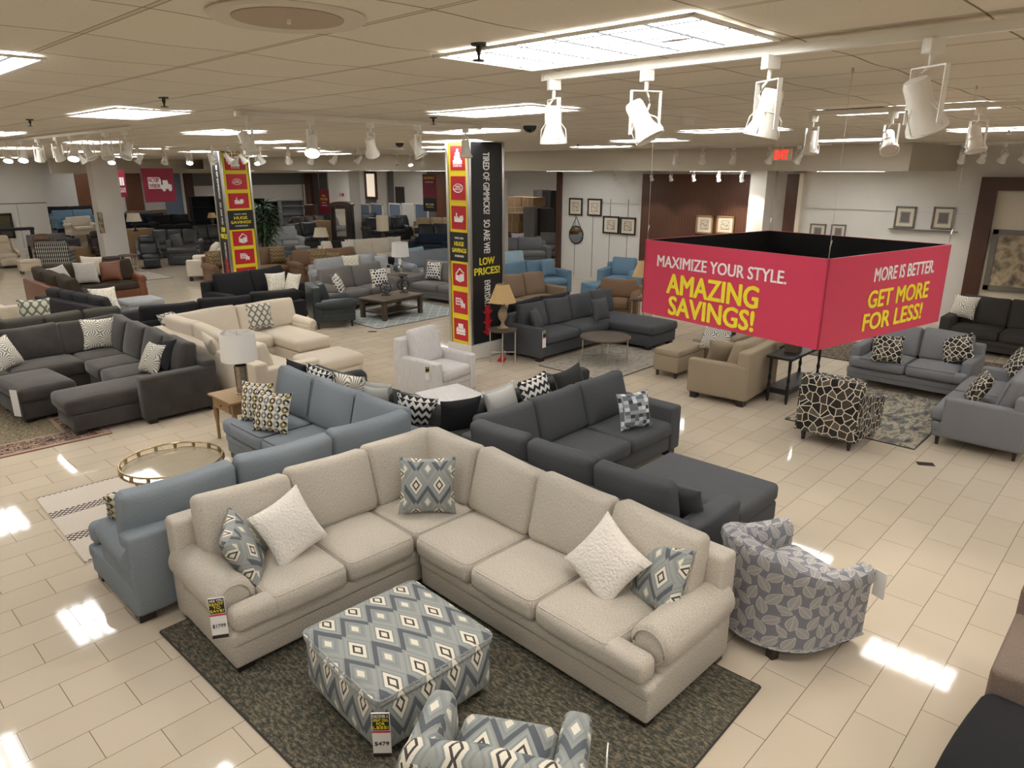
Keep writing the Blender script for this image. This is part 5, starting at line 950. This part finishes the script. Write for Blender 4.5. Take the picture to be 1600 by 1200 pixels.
for lab, X, r in (('black framed sketch above the round mirror', XW-.03, (890, 910, 309, 337)), ('black framed sketch second from the left on the white wall', XW-.03, (919, 940, 310, 338)), ('black framed sketch third from the left, set lower on the white wall', XW-.03, (943, 967, 337, 366)), ('black framed sketch fourth from the left, set lower beside the wood panel', XW-.03, (970, 993, 339, 368)), ('light framed sketch at the left on the wood panel', XW-.10, (1089, 1113, 336, 366)), ('light framed sketch at the right on the wood panel', XW-.10, (1121, 1146, 337, 366))): picture(lab, X, *r, F_ if r[0] < 1000 else M['oak'], PR)
for lab, r in (('pewter framed picture at the left end behind the banner top', (1267, 1289, 349, 374)), ('pewter framed picture second from left behind the banner top', (1300, 1320, 350, 374)), ('pewter framed picture on the glass shelf, left one', (1401, 1428, 322, 357)), ('pewter framed picture on the glass shelf, right one', (1460, 1488, 323, 359))): picture(lab, XW-.005, *r, M['gframe'], M['gwall'])
picture('large abstract painting in a pewter frame inside the timber portal', XW-.08, 1553, 1640, 358, 462, M['gframe'], M['abstract'], False)
picture('dark landscape picture on the left wall at the left edge', 0, -40, 25, 335, 372, M['frame'], M['land'], False, 35.97); picture('small framed abstract on the white column', 0, 151, 164, 332, 364, M['gframe'], M['abstract'], False, 27.996)
a = atX(1390, 356, XW); c = atX(1497, 362, XW); one('wall_shelf', 'thin glass wall shelf under the pewter pictures', 'shelf', MB().box(-.13, 0, min(a.y, c.y), max(a.y, c.y), -.012, .0), M['gframe'], Tr(XW-.003, 0, (a.z+c.z)/2))
p = atX(900, 367, XW-.03); t = thing('wall_mirror', 'round black-framed mirror hanging from a strap below the first sketch', 'mirror', p, -90); r = abs(atX(900, 354, XW).z-p.z)*1.05; b = MB(); b.tube([(r*cos(a), 0, r*sin(a)) for a in [2*PI*i/40 for i in range(40)]], .022, 6, True); ob('frame', b, F_, t); ob('glass', MB().lathe([(0, 0), (r, 0), (r, .01), (0, .01)], 40, Tr(0, 0, 0, 0, 90)), M['mirror'], t); b = MB(); b.tube([(-r*.8, 0, r*.6), (0, 0, r*2.1), (r*.8, 0, r*.6)], .012, 5); ob('strap', b, F_, t)
# ---------------------------------------------------------------- sign columns
def rect(b, x0, x1, z0, z1, y0=-.012, y1=-.006): b.box(x0, x1, y0, y1, z0, z1); return b
def sb(*r):
    b = MB()
    for q in r: rect(b, *q)
    return b
def icon(k, t, z, s, m):
    """white pictogram, s = half size, built around height z"""
    Y = -.0125
    def P(poly): b = MB(); b.prism([(x*s, y*s) for x, y in poly], -.002, .003, Tr(0, Y, z, 0, 90)); return b
    def part(*polys):
        b = MB()
        for q in polys: b.prism([(x*s, y*s) for x, y in q], -.002, .003, Tr(0, Y, z, 0, 90))
        ob('pictogram', b, M['wtext'], t)
    R4 = lambda x0, x1, y0, y1: [(x0, y0), (x1, y0), (x1, y1), (x0, y1)]
    if k == 0: part(*[R4(-.62+j*.32, -.34+j*.32, -.55, -.2) for j in range(4)], *[R4(-.46+j*.32, -.18+j*.32, -.17, .18) for j in range(3)], *[R4(-.3+j*.32, -.02+j*.32, .21, .5) for j in range(2)], R4(-.14, .14, .53, .8)); text('BUILDERS DEAL', .05, M['wtext'], t, Tr(0, Y, z-s*.7, 0, 90), s*1.2)
    elif k == 1:
        b = MB(); b.tube([(s*.62*cos(a)*(1 if abs(cos(a)) < .8 else 1.05), Y, z+s*.38*sin(a)) for a in [2*PI*i/28 for i in range(28)]], s*.035, 5, True); ob('pictogram', b, M['wtext'], t); text('WORLD', .05, M['wtext'], t, Tr(0, Y, z+s*.13, 0, 90), s*.7, .001); text('IMPORT', .05, M['wtext'], t, Tr(0, Y, z-s*.1, 0, 90), s*1.25, .003)
    elif k == 2: part(R4(-.6, .15, -.4, .0), R4(-.35, -.2, 0, .45), R4(.15, .5, -.4, .2), [(.5, -.4), (.68, -.1), (.6, .25), (.5, .2)], R4(-.6, -.05, .0, .12))
    elif k == 3: part([(-.6, -.5), (0, -.7), (.0, -.05), (-.6, .0)], [(.04, -.7), (.6, -.5), (.6, .15), (.04, .1)], [(-.65, .05), (0, .7), (0, .55), (-.45, .05)], [(0, .7), (.68, .2), (.5, .2), (0, .55)])
    elif k == 4: part(R4(-.65, .1, -.25, .45), R4(.15, .4, -.35, .2), R4(.4, .68, -.35, -.02), R4(.2, .28, .2, .35), [(.2+.12*cos(a), -.4+.12*sin(a)) for a in [PI*i/4 for i in range(8)]], [(.55+.12*cos(a), -.4+.12*sin(a)) for a in [PI*i/4 for i in range(8)]]); text('FACTORY', .05, M['red'], t, Tr(-.27*s, Y-.004, z+.24*s, 0, 90), s*.6, .002); text('OVERRUN', .05, M['red'], t, Tr(-.27*s, Y-.004, z-.05*s, 0, 90), s*.6, .002)
    else: part(R4(-.35, .35, .1, .6), R4(-.65, .65, -.25, .05), R4(-.6, -.42, .05, .2), R4(.42, .6, .05, .2), R4(-.65, .65, -.5, -.3))
def column(label, x0, x1, y0, y1, yellow_face, plinth):
    t = thing('sign_column', label, 'column', ((x0+x1)/2, (y0+y1)/2, 0), 0); hx, hy = (x1-x0)/2, (y1-y0)/2
    b = MB(); b.box(-hx+.02, hx-.02, -hy+.02, hy-.02, 0, CEIL-.02); ob('core', b, M['blackp'], t)
    b = MB()
    for sx in (-1, 1):
        for sy in (-1, 1): b.box(sx*hx-.03, sx*hx+.03, sy*hy-.03, sy*hy+.03, .26, CEIL-.02, .008)
    ob('corner_trim', b, M['steel'], t); b = MB(); b.box(-hx-.05, hx+.05, -hy-.05, hy+.05, 0, .26, .01); ob('plinth', b, M['wall'], t)
    zb, zt = .27, CEIL-.03; Ht = zt-zb
    for face in ('y', 'x'):
        w_ = hx if face == 'y' else hy; f = bpy.data.objects.new('sign_face', None)
        m_T = Tr(0, -hy, 0) if face == 'y' else Tr(-hx, 0, 0, -90); yel = face == yellow_face; iw = w_-.035
        b = MB(); rect(b, -iw, iw, zb, zt, -.006, 0); p_ = ob('yellow_panel' if yel else 'black_panel', b, M['yellow'] if yel else M['blackp'], t, m_T)
        if yel:
            n = 7; st = Ht/n; hw = iw*.80
            for i in range(n):
                z = zt-st*(i+.5)
                if i == 3:
                    ob('black_square', sb((-iw, iw, z-st*.52, z+st*.5)), M['blackp'], p_)
                    for s_, dz, sz, m, wd in (("YOU'LL FIND", .30, .08, 'wtext', 1.0), ('HUGE', .10, .16, 'ytext', 1.05), ('SAVINGS', -.13, .16, 'ytext', 1.6), ('STOREWIDE!', -.33, .06, 'wtext', 1.0)): text(s_, sz, M[m], p_, Tr(0, -.014, z+dz*st, 0, 90), wd*iw, .006 if m == 'ytext' else .001, height=st*(.15 if m == 'ytext' else .07))
                else:
                    hh = st*.40; sq = ob('red_square', sb((-hw, hw, z-hh, z+hh)), M['red'], p_); icon(i if i < 3 else i-1, sq, z, min(hw, hh), None)
        else:
            text('TIRED OF GIMMICKS?   SO ARE WE!', .2, M['wtext'], p_, Tr(0, -.008, zb+Ht*.71, 0, 90) @ Matrix.Rotation(-PI/2, 4, 'Z'), Ht*.49, .001, height=iw*.40)
            for s_, z in (('LOW', .425), ('PRICES!', .375)): text(s_, .16, M['ytext'], p_, Tr(0, -.008, zb+Ht*z, 0, 90), iw*(1.0 if s_ == 'LOW' else 1.7), .006, height=Ht*.036)
            text('EVERYDAY.', .2, M['wtext'], p_, Tr(0, -.008, zb+Ht*.26, 0, 90) @ Matrix.Rotation(-PI/2, 4, 'Z'), Ht*.13, .001, height=iw*.38)
            for i in range(3):
                z = zb+Ht*(.165-i*.052); a = MB(); a.prism([(0, -.10), (.13, .0), (.06, .0), (.06, .1), (-.06, .1), (-.06, .0), (-.13, .0)], -.002, .003, Tr(0, -.009, z, 0, 90)); ob('red_arrow', a, M['red'], p_)
        bpy.data.objects.remove(f)
    return t
column('sign column with yellow left face and black right face right of the white armchair', 8.42, 9.22, 8.98, 9.50, 'x', 1)
column('sign column with black left face and yellow right face in the left background', 8.75, 9.52, 18.7, 19.2, 'y', 1)
# ---------------------------------------------------------------- hanging signs
zt_, zb_ = 2.82, 2.345
t = thing('hanging_sign', 'large square magenta hanging sign reading amazing savings', 'hanging sign', (4.49, 1.83, (zt_+zb_)/2), -11.5); s = .645; hh = (zt_-zb_)/2
INN = mat('glossy_black_board', color=(.012, .012, .012), rough=.22)
for i, nm in enumerate(('front', 'right', 'back', 'left')):
    rz = (-90, 0, 90, 180)[i]; f = ob('sign_face', MB().box(-s, s, -.008, 0, -hh, hh), M['pink'], t, Tr(0, 0, 0, rz) @ Matrix.Translation((0, -s+.008, 0))); ob('inner_face', MB().box(-s+.005, s-.005, .0005, .006, -hh+.002, hh-.002), INN, f)
    def tx(sx, sz, st, m, wd, ht, bold): text(st, .1, M[m], f, Tr(sx, -.0105, sz, 0, 90), wd, bold, height=ht)
    if i in (0, 2):
        tx(-.055, .115, 'MAXIMIZE YOUR STYLE.', 'wtext', .94, .070, .0005); tx(-.09, -.018, 'AMAZING', 'ytext', .68, .122, .007); tx(-.085, -.155, 'SAVINGS!', 'ytext', .64, .116, .007)
    else:
        tx(.14, .12, 'MORE IS BETTER.', 'wtext', .66, .075, .0005); tx(.11, -.015, 'GET MORE', 'ytext', .66, .095, .007); tx(.08, -.14, 'FOR LESS!', 'ytext', .64, .095, .007)
for x in (-1, 1):
    for y in (-1, 1):
        b = MB(); x_, y_ = x*(s-.01), y*(s-.01); b.tube([(x_, y_, hh-.01), (x_, y_, hh+.06), (x_+.01, y_, hh+.09)], .003, 5); b.cyl((x_, y_, hh+.06), (x_, y_, CEIL-2.5825-.005), .0013, n=5); b.cyl((x_, y_, CEIL-2.5825-.03), (x_, y_, CEIL-2.5825-.01), .006, n=6)
        ob('suspension_wire', b, M['steel'], t)
def flag(label, px0, px1, py0, py1, Y, m, lines, onX=None, lower=None):
    f = (lambda a, b: atX(a, b, onX)) if onX else (lambda a, b: atY(a, b, Y)); A = f(px0, py0); B_ = f(px1, py1); c = (A+B_)/2; w_ = (A.xy-B_.xy).length; h = abs(A.z-B_.z)
    t = thing('hanging_banner', label, 'banner', c, -90 if onX else 0); p_ = ob('cloth', MB().box(-w_/2, w_/2, -.01, .01, -h/2, h/2), M[m], t)
    if lower: ob('lower_band', MB().box(-w_/2, w_/2, -.012, -.009, -h/2, -h/2+lower*h), M['blackp'], t)
    for s_, sx, sz, wd, ht, mm in lines: text(s_, .2, M[mm], t, Tr(sx*w_, -.016, sz*h, 0, 90), wd*w_, .004, height=ht*h)
    top = CEIL if not onX else 3.235
    b = MB()
    for q in (-.45, .45): b.cyl((q*w_, 0, h/2), (q*w_, 0, max(h/2+.01, top-c.z)), .004, n=5)
    ob('wire', b, M['steel'], t); return t, w_, h
t, w_, h = flag('maroon hanging banner reading factory overrun with a forklift', 220, 276, 263, 315, 26, 'maroon', ())
ob('white_block', MB().box(-w_*.34, w_*.04, -.014, -.010, -h*.10, h*.24), M['wtext'], t); text('FACTORY', .2, M['maroon'], t, Tr(-w_*.15, -.018, h*.155, 0, 90), w_*.34, .001, height=h*.13); text('OVERRUN', .2, M['maroon'], t, Tr(-w_*.15, -.018, -.015*h, 0, 90), w_*.34, .001, height=h*.13)
b = MB(); k = w_
for poly in ([(.06, -.12), (.40, -.12), (.40, .02), (.30, .04), (.28, .16), (.12, .16), (.12, .02), (.06, .0)], [(.04, -.12), (.07, -.12), (.07, .2), (.04, .2)], [(.14+.055*cos(a), -.14+.055*sin(a)) for a in [PI*i/6 for i in range(12)]], [(.34+.055*cos(a), -.14+.055*sin(a)) for a in [PI*i/6 for i in range(12)]]): b.prism([(x*k, y*k) for x, y in poly], -.002, .003, Tr(0, -.013, 0, 0, 90))
ob('forklift_pictogram', b, M['wtext'], t)
t, w_, h = flag('maroon hanging banner with stacked bars, half behind the white column', 166, 200, 266, 308, 30, 'maroon', (('SURPLUS', .12, -.18, .6, .08, 'wtext'), ('SHIPMENTS', .12, -.28, .6, .08, 'wtext'))); ob('bar_pictogram', sb(*[(w_*(-.1+j*.13), w_*(0+j*.13), -.06*h, .24*h, -.016, -.011) for j in range(4)]), M['wtext'], t)
flag('maroon hanging banner with yellow words left of the white far column', 498, 516, 296, 334, 0, 'maroon', (('ALL', 0, .25, .4, .09, 'ytext'), ('THE BEST', 0, .1, .8, .09, 'ytext'), ('FOR A', 0, -.05, .4, .05, 'wtext'), ('FOR LESS', 0, -.16, .5, .05, 'wtext')), 23.0)
flag('maroon and black hanging banner left of the right column', 660, 683, 272, 331, 0, 'maroon', (('SAVINGS', 0, .40, .8, .07, 'ytext'), ('STOREWIDE', 0, .29, .6, .035, 'wtext'), ('BECKER', 0, -.31, .62, .05, 'wtext'), ('FURNITURE', 0, -.38, .5, .03, 'ytext')), 21.0, .36)
p = at(776, 562, 0); t = thing('storage_caddy', 'small red plastic object on the floor under the small round side table', 'floor object', (8.75, 8.55, 0), 30); b = MB(); b.box(-.09, .09, -.06, .06, 0, .04, .01); b.box(-.03, .0, -.02, .02, .04, .13, .008); b.box(.03, .06, -.02, .02, .04, .11, .008); ob('body', b, M['red'], t)
